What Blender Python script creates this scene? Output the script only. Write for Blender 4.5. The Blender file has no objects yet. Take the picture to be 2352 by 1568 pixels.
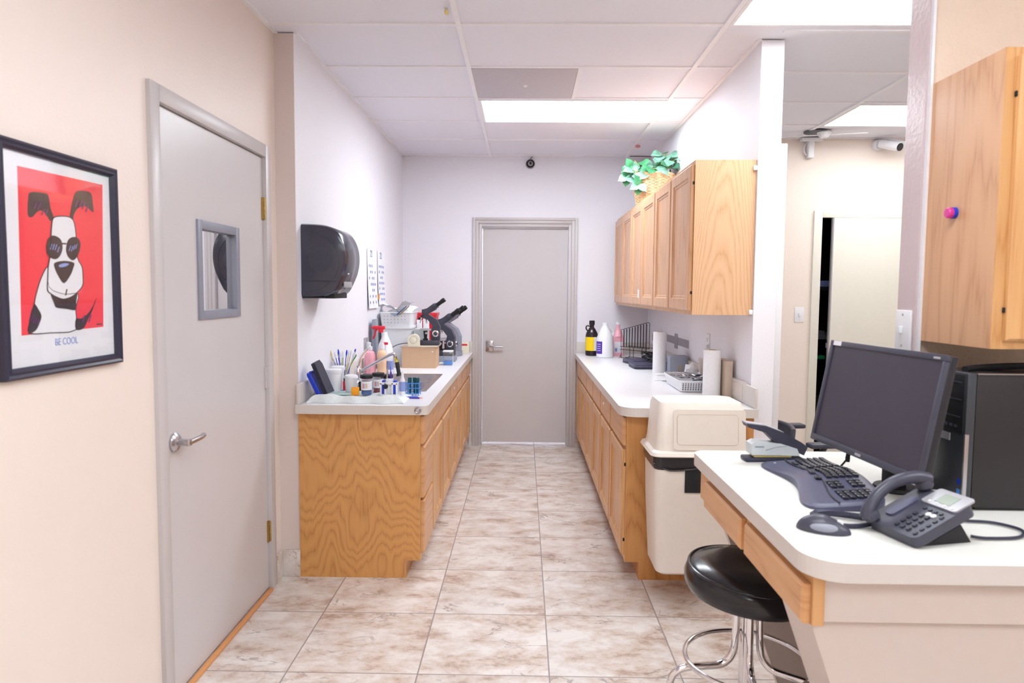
import bpy, bmesh, math, random
from mathutils import Vector, Matrix
random.seed(7)
SC = bpy.context.scene
COL = SC.collection
PI = math.pi

# ------------------------------------------------------------------ camera
yaw, pit, roll, ZC = .0159, .0709, .0077, 1.427
cy, sy, cp, sp, cr, sr = math.cos(yaw), math.sin(yaw), math.cos(pit), math.sin(pit), math.cos(roll), math.sin(roll)
xh = Vector((cy, sy, 0)); yh = Vector((-sy, cy, 0)); zh = Vector((0, 0, 1))
fw = yh*cp - zh*sp; uh = yh*sp + zh*cp
Rv = xh*cr + uh*sr; Uv = uh*cr - xh*sr
cam_data = bpy.data.cameras.new('camera')
cam = bpy.data.objects.new('camera', cam_data); COL.objects.link(cam)
mw = Matrix((Rv, Uv, -fw)).transposed().to_4x4(); mw.translation = Vector((0, 0, ZC))
cam.matrix_world = mw
cam_data.sensor_width = 36; cam_data.lens = 1606/2352*36
cam_data.clip_start = .05; cam_data.clip_end = 60
cam_data.dof.use_dof = True; cam_data.dof.focus_distance = 4.6; cam_data.dof.aperture_fstop = 4.5
SC.camera = cam

# ------------------------------------------------------------------ view, world
SC.view_settings.view_transform = 'Standard'; SC.view_settings.look = 'None'
SC.view_settings.gamma = 1; SC.view_settings.use_curve_mapping = False
SC.view_settings.exposure = 0.1
world = bpy.data.worlds.new('world'); SC.world = world; world.use_nodes = True
bg = world.node_tree.nodes['Background']; bg.inputs[0].default_value = (.85, .85, 1, 1); bg.inputs[1].default_value = .35
LAMP = 16.0            # radiance of the ceiling troffers' diffusers

# ------------------------------------------------------------------ materials
def lin(c):
    return tuple((x/255/12.92 if x/255 <= .04045 else ((x/255+.055)/1.055)**2.4) for x in c) + (1,)
def new_mat(name):
    m = bpy.data.materials.new(name); m.use_nodes = True
    nt = m.node_tree; return m, nt, nt.nodes['Principled BSDF']
def N(nt, t, **k):
    n = nt.nodes.new(t)
    for a, b in k.items(): setattr(n, a, b)
    return n
def mat(name, rgb, rough=.5, metal=0, var=.03, scale=30, bump=0, bscale=200, spec=.5, coat=0, trans=0, ior=1.45, stretch=(1, 1, 1), sheen=0):
    m, nt, p = new_mat(name)
    p.inputs['Roughness'].default_value = rough; p.inputs['Metallic'].default_value = metal
    p.inputs['Specular IOR Level'].default_value = spec; p.inputs['Coat Weight'].default_value = coat
    p.inputs['Coat Roughness'].default_value = .12
    p.inputs['Transmission Weight'].default_value = trans; p.inputs['IOR'].default_value = ior
    tc = N(nt, 'ShaderNodeTexCoord'); mp = N(nt, 'ShaderNodeMapping'); mp.inputs['Scale'].default_value = stretch
    nt.links.new(tc.outputs['Object'], mp.inputs[0])
    no = N(nt, 'ShaderNodeTexNoise'); no.inputs['Scale'].default_value = scale; no.inputs['Detail'].default_value = 3
    nt.links.new(mp.outputs[0], no.inputs['Vector'])
    cr_ = N(nt, 'ShaderNodeValToRGB'); c = lin(rgb)
    cr_.color_ramp.elements[0].position = .3; cr_.color_ramp.elements[1].position = .7
    cr_.color_ramp.elements[0].color = tuple(max(0, x*(1-var)) for x in c[:3])+(1,)
    cr_.color_ramp.elements[1].color = tuple(min(1, x*(1+var)) for x in c[:3])+(1,)
    nt.links.new(no.outputs['Fac'], cr_.inputs[0]); nt.links.new(cr_.outputs[0], p.inputs['Base Color'])
    if bump:
        n2 = N(nt, 'ShaderNodeTexNoise'); n2.inputs['Scale'].default_value = bscale; n2.inputs['Detail'].default_value = 4
        nt.links.new(mp.outputs[0], n2.inputs['Vector'])
        bp = N(nt, 'ShaderNodeBump'); bp.inputs['Strength'].default_value = bump; bp.inputs['Distance'].default_value = .004
        nt.links.new(n2.outputs['Fac'], bp.inputs['Height']); nt.links.new(bp.outputs[0], p.inputs['Normal'])
    return m
def oak(name, light, dark, scale=(1.6, 1.6, .45), rings=13, rough=.38, horiz=False, kz=0, kx=0, zig=1.5, zs=22, e0=.12, e1=.62):
    m, nt, p = new_mat(name); L = nt.links.new
    tc = N(nt, 'ShaderNodeTexCoord'); oi = N(nt, 'ShaderNodeObjectInfo')
    ad = N(nt, 'ShaderNodeVectorMath', operation='ADD'); ml = N(nt, 'ShaderNodeMath', operation='MULTIPLY'); ml.inputs[1].default_value = 37
    L(oi.outputs['Random'], ml.inputs[0]); L(tc.outputs['Object'], ad.inputs[0]); L(ml.outputs[0], ad.inputs[1])
    mp = N(nt, 'ShaderNodeMapping'); mp.inputs['Scale'].default_value = scale; L(ad.outputs[0], mp.inputs[0])
    n1 = N(nt, 'ShaderNodeTexNoise'); n1.inputs['Scale'].default_value = 2.2; n1.inputs['Detail'].default_value = 1.0; n1.inputs['Roughness'].default_value = .35
    L(mp.outputs[0], n1.inputs['Vector'])
    # zig-zag cathedral: fine sideways noise shifts the ring phase
    mp2 = N(nt, 'ShaderNodeMapping'); mp2.inputs['Scale'].default_value = (zs*scale[0]/1.6, zs*scale[1]/1.6, 1.5) if not horiz else (1.5, 1.5, 26)
    L(ad.outputs[0], mp2.inputs[0])
    n2 = N(nt, 'ShaderNodeTexNoise'); n2.inputs['Scale'].default_value = 1.0; n2.inputs['Detail'].default_value = 2
    L(mp2.outputs[0], n2.inputs['Vector'])
    a = N(nt, 'ShaderNodeMath', operation='MULTIPLY'); a.inputs[1].default_value = rings; L(n1.outputs['Fac'], a.inputs[0])
    b = N(nt, 'ShaderNodeMath', operation='MULTIPLY_ADD'); b.inputs[1].default_value = zig; L(n2.outputs['Fac'], b.inputs[0]); L(a.outputs[0], b.inputs[2])
    fr = N(nt, 'ShaderNodeMath', operation='PINGPONG'); fr.inputs[1].default_value = .5
    sp = N(nt, 'ShaderNodeSeparateXYZ'); L(tc.outputs['Object'], sp.inputs[0])
    k1 = N(nt, 'ShaderNodeMath', operation='MULTIPLY_ADD'); k1.inputs[1].default_value = kz; L(sp.outputs[2], k1.inputs[0]); L(b.outputs[0], k1.inputs[2])
    ax = N(nt, 'ShaderNodeMath', operation='MULTIPLY'); L(sp.outputs[0], ax.inputs[0]); L(sp.outputs[0], ax.inputs[1])
    k2 = N(nt, 'ShaderNodeMath', operation='MULTIPLY_ADD'); k2.inputs[1].default_value = kx; L(ax.outputs[0], k2.inputs[0]); L(k1.outputs[0], k2.inputs[2])
    L(k2.outputs[0], fr.inputs[0])
    mp3 = N(nt, 'ShaderNodeMapping'); mp3.inputs['Scale'].default_value = (160, 160, 5) if not horiz else (5, 5, 160)
    L(ad.outputs[0], mp3.inputs[0])
    n3 = N(nt, 'ShaderNodeTexNoise'); n3.inputs['Scale'].default_value = 1; n3.inputs['Detail'].default_value = 3; L(mp3.outputs[0], n3.inputs['Vector'])
    s = N(nt, 'ShaderNodeMath', operation='MULTIPLY_ADD'); s.inputs[1].default_value = .45; L(n3.outputs['Fac'], s.inputs[0]); L(fr.outputs[0], s.inputs[2])
    rp = N(nt, 'ShaderNodeValToRGB'); e = rp.color_ramp.elements
    e[0].position = e0; e[0].color = lin(dark); e[1].position = e1; e[1].color = lin(light)
    x = rp.color_ramp.elements.new(.33); x.color = tuple(.3*q+.7*w for q, w in zip(lin(dark), lin(light)))
    L(s.outputs[0], rp.inputs[0]); L(rp.outputs[0], p.inputs['Base Color'])
    p.inputs['Roughness'].default_value = rough; p.inputs['Specular IOR Level'].default_value = .4
    p.inputs['Coat Weight'].default_value = .25; p.inputs['Coat Roughness'].default_value = .18
    return m
def emit(name, rgb, strength):
    m, nt, p = new_mat(name); p.inputs['Base Color'].default_value = lin((235, 235, 235))
    p.inputs['Emission Color'].default_value = lin(rgb); p.inputs['Emission Strength'].default_value = strength
    no = N(nt, 'ShaderNodeTexNoise'); no.inputs['Scale'].default_value = 60
    mr = N(nt, 'ShaderNodeMapRange'); mr.inputs['To Min'].default_value = .38; mr.inputs['To Max'].default_value = .5
    nt.links.new(no.outputs['Fac'], mr.inputs[0]); nt.links.new(mr.outputs[0], p.inputs['Roughness'])
    return m
def tile_mat(name, joint=True):
    m, nt, p = new_mat(name); L = nt.links.new
    tc = N(nt, 'ShaderNodeTexCoord'); sx = N(nt, 'ShaderNodeSeparateXYZ'); L(tc.outputs['Object'], sx.inputs[0])
    def mth(op, a, b=None, c=None):
        n = N(nt, 'ShaderNodeMath', operation=op)
        for i, v in enumerate((a, b, c)):
            if v is None: continue
            if isinstance(v, (int, float)): n.inputs[i].default_value = v
            else: L(v, n.inputs[i])
        return n.outputs[0]
    T = .4922
    u = mth('DIVIDE', mth('SUBTRACT', sx.outputs[0], .1087), T); v = mth('DIVIDE', mth('SUBTRACT', sx.outputs[1], 5.466), T)
    fu = mth('FLOOR', u); fv = mth('FLOOR', v)
    du = mth('ABSOLUTE', mth('SUBTRACT', mth('SUBTRACT', u, fu), .5)); dv = mth('ABSOLUTE', mth('SUBTRACT', mth('SUBTRACT', v, fv), .5))
    edge = mth('MAXIMUM', du, dv)
    cx = N(nt, 'ShaderNodeCombineXYZ'); L(fu, cx.inputs[0]); L(fv, cx.inputs[1])
    wn = N(nt, 'ShaderNodeTexWhiteNoise'); L(cx.outputs[0], wn.inputs['Vector'])
    off = N(nt, 'ShaderNodeVectorMath', operation='MULTIPLY_ADD'); off.inputs[1].default_value = (9, 9, 9); L(wn.outputs['Color'], off.inputs[0]); L(tc.outputs['Object'], off.inputs[2])
    mp = N(nt, 'ShaderNodeMapping'); mp.inputs['Scale'].default_value = (1, 1.6, 1); L(off.outputs[0], mp.inputs[0])
    n1 = N(nt, 'ShaderNodeTexNoise'); n1.inputs['Scale'].default_value = 5.5; n1.inputs['Detail'].default_value = 12; n1.inputs['Roughness'].default_value = .72; n1.inputs['Distortion'].default_value = .15
    L(mp.outputs[0], n1.inputs['Vector'])
    r1 = N(nt, 'ShaderNodeValToRGB'); e = r1.color_ramp.elements
    e[0].position = .36; e[0].color = lin((180, 154, 138)); e[1].position = .59; e[1].color = lin((233, 225, 219))
    k = e.new(.44); k.color = lin((212, 194, 181)); k = e.new(.52); k.color = lin((222, 211, 204))
    L(n1.outputs['Fac'], r1.inputs[0])
    # thin dark veins where a second noise crosses its middle
    n2 = N(nt, 'ShaderNodeTexNoise'); n2.inputs['Scale'].default_value = 2.6; n2.inputs['Detail'].default_value = 6; n2.inputs['Roughness'].default_value = .6; n2.inputs['Distortion'].default_value = 1.2
    L(mp.outputs[0], n2.inputs['Vector'])
    vein = mth('ABSOLUTE', mth('SUBTRACT', n2.outputs['Fac'], .5))
    n3 = N(nt, 'ShaderNodeTexNoise'); n3.inputs['Scale'].default_value = 5; L(mp.outputs[0], n3.inputs['Vector'])
    vm = N(nt, 'ShaderNodeMapRange'); vm.inputs['From Min'].default_value = .0; vm.inputs['From Max'].default_value = .016; vm.inputs['To Min'].default_value = .8; vm.inputs['To Max'].default_value = 0
    L(vein, vm.inputs[0])
    gate = N(nt, 'ShaderNodeMapRange'); gate.inputs['From Min'].default_value = .5; gate.inputs['From Max'].default_value = .62; L(n3.outputs['Fac'], gate.inputs[0])
    mx = N(nt, 'ShaderNodeMix', data_type='RGBA'); L(mth('MULTIPLY', vm.outputs[0], gate.outputs[0]), mx.inputs['Factor']); L(r1.outputs[0], mx.inputs['A']); mx.inputs['B'].default_value = lin((140, 122, 118))
    br = N(nt, 'ShaderNodeMix', data_type='RGBA', blend_type='MULTIPLY'); br.inputs['Factor'].default_value = 1
    vr = N(nt, 'ShaderNodeMapRange'); vr.inputs['To Min'].default_value = .9; vr.inputs['To Max'].default_value = 1.03; L(wn.outputs['Value'], vr.inputs[0])
    cc = N(nt, 'ShaderNodeCombineColor'); [L(vr.outputs[0], cc.inputs[i]) for i in range(3)]
    L(mx.outputs['Result'], br.inputs['A']); L(cc.outputs[0], br.inputs['B'])
    g = N(nt, 'ShaderNodeMix', data_type='RGBA'); g.inputs['B'].default_value = lin((150, 138, 136)); L(br.outputs['Result'], g.inputs['A'])
    if joint: L(mth('GREATER_THAN', edge, .4945), g.inputs['Factor'])
    else: g.inputs['Factor'].default_value = 0
    L(g.outputs['Result'], p.inputs['Base Color'])
    p.inputs['Roughness'].default_value = .36; p.inputs['Specular IOR Level'].default_value = .4
    bp = N(nt, 'ShaderNodeBump'); bp.inputs['Strength'].default_value = .25; bp.inputs['Distance'].default_value = .003; L(n1.outputs['Fac'], bp.inputs['Height']); L(bp.outputs[0], p.inputs['Normal'])
    return m
def glass_mat(name, rgb=(255, 255, 255), rough=.02, mix=.12, refl=(1, 1, 1, 1)):
    m = bpy.data.materials.new(name); m.use_nodes = True; nt = m.node_tree; nt.nodes.clear()
    o = N(nt, 'ShaderNodeOutputMaterial'); t = N(nt, 'ShaderNodeBsdfTransparent'); t.inputs[0].default_value = lin(rgb)
    g = N(nt, 'ShaderNodeBsdfGlossy'); g.inputs['Roughness'].default_value = rough; g.inputs[0].default_value = refl
    f = N(nt, 'ShaderNodeLayerWeight'); f.inputs['Blend'].default_value = .5
    pw = N(nt, 'ShaderNodeMath', operation='POWER'); pw.inputs[1].default_value = 5; nt.links.new(f.outputs['Facing'], pw.inputs[0])
    a = N(nt, 'ShaderNodeMath', operation='MULTIPLY_ADD'); a.inputs[1].default_value = .9*(1-mix); a.inputs[2].default_value = mix
    nt.links.new(pw.outputs[0], a.inputs[0]); x = N(nt, 'ShaderNodeMixShader')
    nt.links.new(a.outputs[0], x.inputs[0]); nt.links.new(t.outputs[0], x.inputs[1]); nt.links.new(g.outputs[0], x.inputs[2]); nt.links.new(x.outputs[0], o.inputs[0])
    return m

M = {}
M['wall_beige'] = mat('beige_wall_paint', (236, 221, 212), .42, var=.01, scale=2, bump=.25, bscale=90)
M['wall_white'] = mat('white_wall_paint', (237, 235, 242), .6, var=.008, scale=2, bump=.12, bscale=120)
M['wall_peach'] = mat('peach_wall_paint', (240, 226, 216), .5, var=.01, scale=2, bump=.2, bscale=90)
M['wall_strip'] = mat('beige_corner_paint', (222, 208, 202), .5, var=.01, scale=3)
M['wall_tan'] = mat('tan_textured_paint', (226, 206, 188), .55, var=.03, scale=6, bump=.8, bscale=60)
M['lilac'] = mat('lilac_gloss_paint', (204, 186, 188), .3, var=.02, scale=8, bump=.3, bscale=60)
M['ceil'] = mat('acoustic_tile', (242, 241, 250), .9, var=.05, scale=420, bump=.5, bscale=420)
M['bar'] = mat('ceiling_bar_enamel', (244, 242, 246), .5, var=.01)
M['plate'] = mat('grey_ceiling_plate', (196, 190, 196), .5, var=.02)
M['floor'] = tile_mat('stone_look_floor_tile'); M['basetile'] = tile_mat('stone_base_tile', False)
M['doorgrey'] = mat('grey_door_enamel', (205, 199, 200), .32, var=.012, scale=4)
M['framegrey'] = mat('grey_frame_enamel', (200, 193, 193), .35, var=.012, scale=4)
M['doorcream'] = mat('cream_door_enamel', (226, 222, 210), .4, var=.01)
M['winframe'] = mat('slate_window_frame', (140, 142, 156), .4)
M['oak'] = oak('oak_veneer', (208, 148, 88), (172, 110, 56))
M['oakzig'] = oak('oak_zigzag_panel', (214, 156, 92), (184, 122, 64), scale=(1.6, 1.6, 1.6), rings=7, kz=13, zig=6, zs=9)
M['oakarch'] = oak('oak_arched_panel', (224, 180, 142), (200, 150, 108), scale=(2.2, 2.2, .8), rings=6, kz=9, kx=330, zig=1.2)  # same oak as the left panel; the brighter light up here is in the colour
M['oakh'] = oak('oak_drawer_front', (216, 164, 114), (194, 136, 86), scale=(.5, .5, 3), rings=6, horiz=True)
M['oaklite'] = oak('oak_door', (216, 166, 112), (190, 132, 78), scale=(2.6, 2.6, .4), rings=7)
M['oakup'] = oak('oak_wall_cabinet', (214, 166, 126), (190, 138, 98), scale=(1.9, 1.9, .42), rings=8)
M['laminate'] = mat('white_laminate', (232, 230, 233), .3, var=.012, scale=90)
M['lamedge'] = mat('beige_laminate_edge', (214, 206, 200), .4, var=.01)
M['desktop'] = mat('pale_desk_laminate', (226, 224, 218), .38, var=.015, scale=60)
M['apron'] = mat('desk_apron_laminate', (218, 204, 196), .45, var=.01)
M['steel'] = mat('brushed_steel', (190, 186, 190), .28, 1, var=.05, scale=30, stretch=(1, 12, 1))
M['chrome'] = mat('chrome', (225, 222, 224), .08, 1, var=.01)
M['satin'] = mat('satin_nickel', (195, 192, 196), .25, 1, var=.02)
M['brass'] = mat('antique_brass', (176, 146, 88), .35, 1, var=.06, scale=60)
M['black'] = mat('black_plastic', (38, 36, 42), .35, var=.05)
M['blackm'] = mat('matte_black', (26, 25, 30), .6, var=.08)
M['smoke'] = mat('smoke_black_plastic', (54, 55, 72), .2, var=.04, coat=.4)
M['smoke2'] = mat('charcoal_plastic', (66, 66, 80), .35, var=.04)
M['vinyl'] = mat('black_vinyl', (16, 15, 22), .24, var=.1, scale=8, bump=.5, bscale=9, coat=.3)
M['white'] = mat('white_plastic', (236, 236, 240), .35, var=.01)
M['paper'] = mat('white_paper', (238, 238, 242), .8, var=.01, bump=.15, bscale=30)
M['towelroll'] = mat('embossed_paper_towel', (240, 238, 240), .9, var=.02, scale=90, bump=.5, bscale=110)
M['cloth'] = mat('white_towel_cloth', (232, 238, 240), .95, var=.03, scale=60, bump=.7, bscale=150)
M['mint'] = mat('pale_mint_cloth', (206, 228, 224), .95, var=.03, bump=.4)
M['beigeplastic'] = mat('ivory_plastic', (232, 222, 212), .38, var=.012, bump=.06, bscale=250)
M['ivory'] = mat('yellowed_ivory_plastic', (236, 230, 208), .45)
M['bag'] = mat('black_bin_liner', (44, 40, 44), .22, var=.2, scale=20, bump=.6, bscale=24)
M['red'] = mat('red_plastic', (226, 44, 60), .35); M['yellow'] = mat('yellow_label', (250, 214, 20), .5)
M['purple'] = mat('purple_label', (86, 52, 170), .5); M['pinkliq'] = mat('pink_liquid', (244, 176, 190), .25)
M['peachliq'] = mat('peach_liquid', (246, 206, 170), .3); M['blue'] = mat('blue_plastic', (24, 60, 200), .3)
M['navy'] = mat('navy_cover', (46, 46, 66), .5, bump=.3, bscale=40); M['skyblue'] = mat('light_blue_plastic', (70, 140, 220), .35)
M['card'] = mat('brown_cardboard', (206, 172, 140), .8, var=.03, scale=20); M['kraft'] = mat('tan_board', (196, 176, 158), .7)
M['bluegrey'] = mat('blue_grey_plastic', (150, 156, 172), .5); M['greyplastic'] = mat('light_grey_plastic', (206, 212, 214), .4)
M['lgrey'] = mat('silver_grey_plastic', (178, 176, 182), .35, metal=.3)
M['green'] = mat('green_plastic', (40, 150, 90), .5); M['teal'] = mat('dark_teal_plastic', (14, 84, 92), .4)
M['orange'] = mat('orange_packet', (248, 160, 20), .5); M['magenta'] = mat('magenta_plastic', (214, 60, 150), .4)
M['duct'] = mat('duct_tape', (150, 146, 154), .35, metal=.3, bump=.3, bscale=50)
M['wicker'] = mat('wicker_cane', (222, 186, 146), .7, var=.12, scale=50)
M['leafa'] = mat('leaf_green', (60, 128, 84), .45, var=.35, scale=24); M['leafb'] = mat('leaf_pale', (120, 170, 146), .45, var=.35, scale=20)
M['leafc'] = mat('leaf_dark', (58, 104, 82), .45, var=.3, scale=24); M['stem'] = mat('vine_stem', (150, 166, 90), .6)
M['posterred'] = mat('poster_red', (238, 52, 72), .5, var=.03, scale=3); M['ink'] = mat('poster_black', (44, 32, 44), .5, var=.4, scale=40)
M['posterwhite'] = mat('poster_paper', (226, 226, 232), .6, var=.01); M['inkblue'] = mat('pale_blue_ink', (140, 156, 214), .6)
M['violet'] = mat('poster_violet', (120, 50, 120), .5); M['frameblack'] = mat('black_frame', (48, 46, 66), .3, var=.05)
M['clear'] = glass_mat('clear_plastic', (244, 246, 250), .08, .06)
M['posterglass'] = glass_mat('picture_glass', (255, 255, 255), .03, .02)
M['pane'] = glass_mat('reflective_pane', (160, 165, 180), .02, .8)
M['screen'] = mat('monitor_panel', (58, 52, 66), .38, var=.02); M['kb'] = mat('keyboard_grey', (74, 74, 100), .4, var=.03)
M['key'] = mat('keycap', (44, 44, 54), .35, var=.05); M['lcd'] = mat('lcd_green_grey', (150, 160, 146), .3)
M['tower'] = mat('tower_steel', (48, 44, 46), .38, metal=.2, var=.03); M['towerfront'] = mat('tower_bezel', (58, 60, 66), .4)
M['mesh'] = mat('chair_mesh', (70, 70, 84), .6, var=.3, scale=150); M['pencil'] = mat('pencil_yellow', (226, 206, 130), .5)
M['pinkpad'] = mat('pink_tag', (232, 150, 150), .6); M['woodstrip'] = mat('orange_wood_strip', (214, 150, 96), .45, var=.06, stretch=(1, 8, 1))
M['amber'] = mat('dark_amber_glass', (44, 34, 40), .15); M['tape2'] = mat('white_tag', (232, 232, 238), .5)
M['lens'] = emit('galley_troffer_diffuser', (238, 247, 255), LAMP*1.3)
M['lens_near'] = emit('near_troffer_diffuser', (242, 250, 255), LAMP*.88)
M['lens_room'] = emit('room_troffer_diffuser', (246, 250, 252), LAMP*.66)
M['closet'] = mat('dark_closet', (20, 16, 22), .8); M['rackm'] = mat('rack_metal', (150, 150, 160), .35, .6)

# ------------------------------------------------------------------ mesh builder
class G:
    def __init__(s): s.v = []; s.f = []; s.mi = []; s.mats = []; s.cur = 0
    def use(s, key):
        if key not in s.mats: s.mats.append(key)
        s.cur = s.mats.index(key); return s
    def add(s, vs, fs):
        o = len(s.v); s.v += [Vector(q) for q in vs]; s.f += [[i+o for i in f] for f in fs]; s.mi += [s.cur]*len(fs); return o
    def mark(s): return len(s.v)
    def xf(s, m, start=0):
        for i in range(start, len(s.v)): s.v[i] = m @ s.v[i]
        return s
    def box(s, x0, y0, z0, x1, y1, z1, b=0, seg=2):
        if x0 > x1: x0, x1 = x1, x0
        if y0 > y1: y0, y1 = y1, y0
        if z0 > z1: z0, z1 = z1, z0
        if b:
            bm = bmesh.new(); bmesh.ops.create_cube(bm, size=1)
            bmesh.ops.transform(bm, matrix=Matrix.Translation(((x0+x1)/2, (y0+y1)/2, (z0+z1)/2)) @ Matrix.Diagonal((x1-x0, y1-y0, z1-z0, 1)), verts=bm.verts)
            b = min(b, .49*min(x1-x0, y1-y0, z1-z0))
            bmesh.ops.bevel(bm, geom=bm.edges[:], offset=b, segments=seg, profile=.5, affect='EDGES')
            bm.verts.ensure_lookup_table(); s.add([v.co.copy() for v in bm.verts], [[v.index for v in f.verts] for f in bm.faces]); bm.free(); return s
        s.add([(x0, y0, z0), (x1, y0, z0), (x1, y1, z0), (x0, y1, z0), (x0, y0, z1), (x1, y0, z1), (x1, y1, z1), (x0, y1, z1)],
              [(0, 3, 2, 1), (4, 5, 6, 7), (0, 1, 5, 4), (1, 2, 6, 5), (2, 3, 7, 6), (3, 0, 4, 7)]); return s
    def quad(s, *p): s.add(p, [tuple(range(len(p)))]); return s
    def lathe(s, prof, n=28, c=(0, 0, 0), ax=None):
        st = s.mark(); vs = []; fs = []
        for r, z in prof:
            for k in range(n): a = 2*PI*k/n; vs.append((r*math.cos(a), r*math.sin(a), z))
        for i in range(len(prof)-1):
            for k in range(n): k2 = (k+1) % n; fs.append((i*n+k, i*n+k2, (i+1)*n+k2, (i+1)*n+k))
        if prof[0][0] > 1e-5: fs.append(tuple(range(n))[::-1])
        if prof[-1][0] > 1e-5: fs.append(tuple((len(prof)-1)*n+k for k in range(n)))
        s.add(vs, fs)
        m = Matrix.Translation(c)
        if ax is not None: m = m @ Vector((0, 0, 1)).rotation_difference(Vector(ax)).to_matrix().to_4x4()
        s.xf(m, st); return s
    def cyl(s, p0, p1, r0, r1=None, n=20):
        p0 = Vector(p0); p1 = Vector(p1); r1 = r0 if r1 is None else r1
        return s.lathe([(r0, 0), (r1, (p1-p0).length)], n, p0, (p1-p0).normalized())
    def tube(s, pts, r, n=10, closed=False, smooth=0):
        P = [Vector(p) for p in pts]
        if smooth:
            Q = []; L = len(P)
            for i in range(L if closed else L-1):
                a = P[(i-1) % L] if closed or i > 0 else P[0]; b = P[i]; c = P[(i+1) % L]; d = P[(i+2) % L] if closed or i+2 < L else P[-1]
                for k in range(smooth):
                    t = k/smooth
                    Q.append(.5*((2*b)+(c-a)*t+(2*a-5*b+4*c-d)*t*t+(3*b-a-3*c+d)*t**3))
            if not closed: Q.append(P[-1])
            P = Q
        L = len(P); vs = []; fs = []; nrm = None
        for i in range(L):
            if closed: t = (P[(i+1) % L]-P[i-1]).normalized()
            else: t = (P[min(i+1, L-1)]-P[max(i-1, 0)]).normalized()
            if nrm is None:
                nrm = t.orthogonal().normalized()
            nrm = (nrm-t*nrm.dot(t)).normalized(); b = t.cross(nrm)
            rr = r(i/(L-1)) if callable(r) else r
            for k in range(n): a = 2*PI*k/n; vs.append(P[i]+(nrm*math.cos(a)+b*math.sin(a))*rr)
        for i in range(L if closed else L-1):
            j = (i+1) % L
            sh = 0
            for k in range(n): k2 = (k+1) % n; fs.append((i*n+k, i*n+k2, j*n+k2, j*n+k))
        if not closed: fs.append(tuple(range(n))[::-1]); fs.append(tuple((L-1)*n+k for k in range(n)))
        s.add(vs, fs); return s
    def prism(s, poly, a, b, axis='z'):
        f = {'z': lambda u, v, w: (u, v, w), 'y': lambda u, v, w: (u, w, v), 'x': lambda u, v, w: (w, u, v)}[axis]
        n = len(poly)
        s.add([f(u, v, a) for u, v in poly]+[f(u, v, b) for u, v in poly],
              [tuple(range(n))[::-1], tuple(range(n, 2*n))]+[(i, (i+1) % n, (i+1) % n+n, i+n) for i in range(n)]); return s
    def sphere(s, c, r, sc=(1, 1, 1), n=20, m=12):
        st = s.mark(); s.lathe([(max(1e-6, r*math.sin(PI*i/m)), -r*math.cos(PI*i/m)) for i in range(m+1)], n)
        s.xf(Matrix.Translation(c) @ Matrix.Diagonal((*sc, 1)), st); return s
    def build(s, name, m=None, parent=None, ang=35, loc=None, rot=None):
        me = bpy.data.meshes.new(name); me.from_pydata(s.v, [], s.f)
        bm = bmesh.new(); bm.from_mesh(me); bmesh.ops.recalc_face_normals(bm, faces=bm.faces); bm.to_mesh(me); bm.free()
        if s.mats:
            for k in s.mats: me.materials.append(M[k])
            me.polygons.foreach_set('material_index', s.mi)
        else: me.materials.append(M[m])
        me.polygons.foreach_set('use_smooth', [True]*len(me.polygons))
        me.set_sharp_from_angle(angle=math.radians(ang))
        o = bpy.data.objects.new(name, me); COL.objects.link(o)
        if loc: o.location = loc
        if rot: o.rotation_euler = rot
        if parent: o.parent = parent
        return o
def rrect(x0, y0, x1, y1, r, n=6, corners=(1, 1, 1, 1)):
    P = []
    for i, (cx, cy_, a0, px, py) in enumerate(((x0+r, y0+r, PI, x0, y0), (x1-r, y0+r, 1.5*PI, x1, y0), (x1-r, y1-r, 0, x1, y1), (x0+r, y1-r, .5*PI, x0, y1))):
        if corners[i]:
            for k in range(n+1): a = a0+.5*PI*k/n; P.append((cx+r*math.cos(a), cy_+r*math.sin(a)))
        else: P.append((px, py))
    return P
def thing(name, label, cat, loc=(0, 0, 0), rotz=0, group=None):
    o = bpy.data.objects.new(name, None); COL.objects.link(o); o.empty_display_size = .05
    o.location = loc; o.rotation_euler = (0, 0, rotz); o['label'] = label; o['category'] = cat
    if group: o['group'] = group
    return o
def tag(o, label, cat, group=None, kind=None):
    o['label'] = label; o['category'] = cat
    if group: o['group'] = group
    if kind: o['kind'] = kind
    return o
def struct(o, label=None, cat=None):
    o['kind'] = 'structure'
    if label: o['label'] = label; o['category'] = cat
    return o
def text(name, s, size, m, parent, loc, rot, depth=.0004, align='CENTER', xs=1):
    cu = bpy.data.curves.new(name, 'FONT'); cu.body = s; cu.size = size; cu.extrude = depth; cu.align_x = align; cu.align_y = 'CENTER'; cu.resolution_u = 3
    t = bpy.data.objects.new(name, cu); COL.objects.link(t)
    dg = bpy.context.evaluated_depsgraph_get(); me = bpy.data.meshes.new_from_object(t.evaluated_get(dg)); bpy.data.objects.remove(t)
    me.materials.clear(); me.materials.append(M[m])
    o = bpy.data.objects.new(name, me); COL.objects.link(o); o.location = loc; o.rotation_euler = rot; o.scale = (xs, 1, 1); o.parent = parent
    return o

# ================================================================== SETTING
H = 2.644
XL, XG, XR, XE = -1.2, -1.105, 1.137, 1.246
YP, YE, YR, YW = 3.40, 6.41, 5.63, 2.135
struct(G().box(-1.6, -2.6, -.1, 4.4, 8.4, 0).build('floor', 'floor'), 'mottled beige stone-look tile floor with thin grey joints', 'floor')

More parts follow.
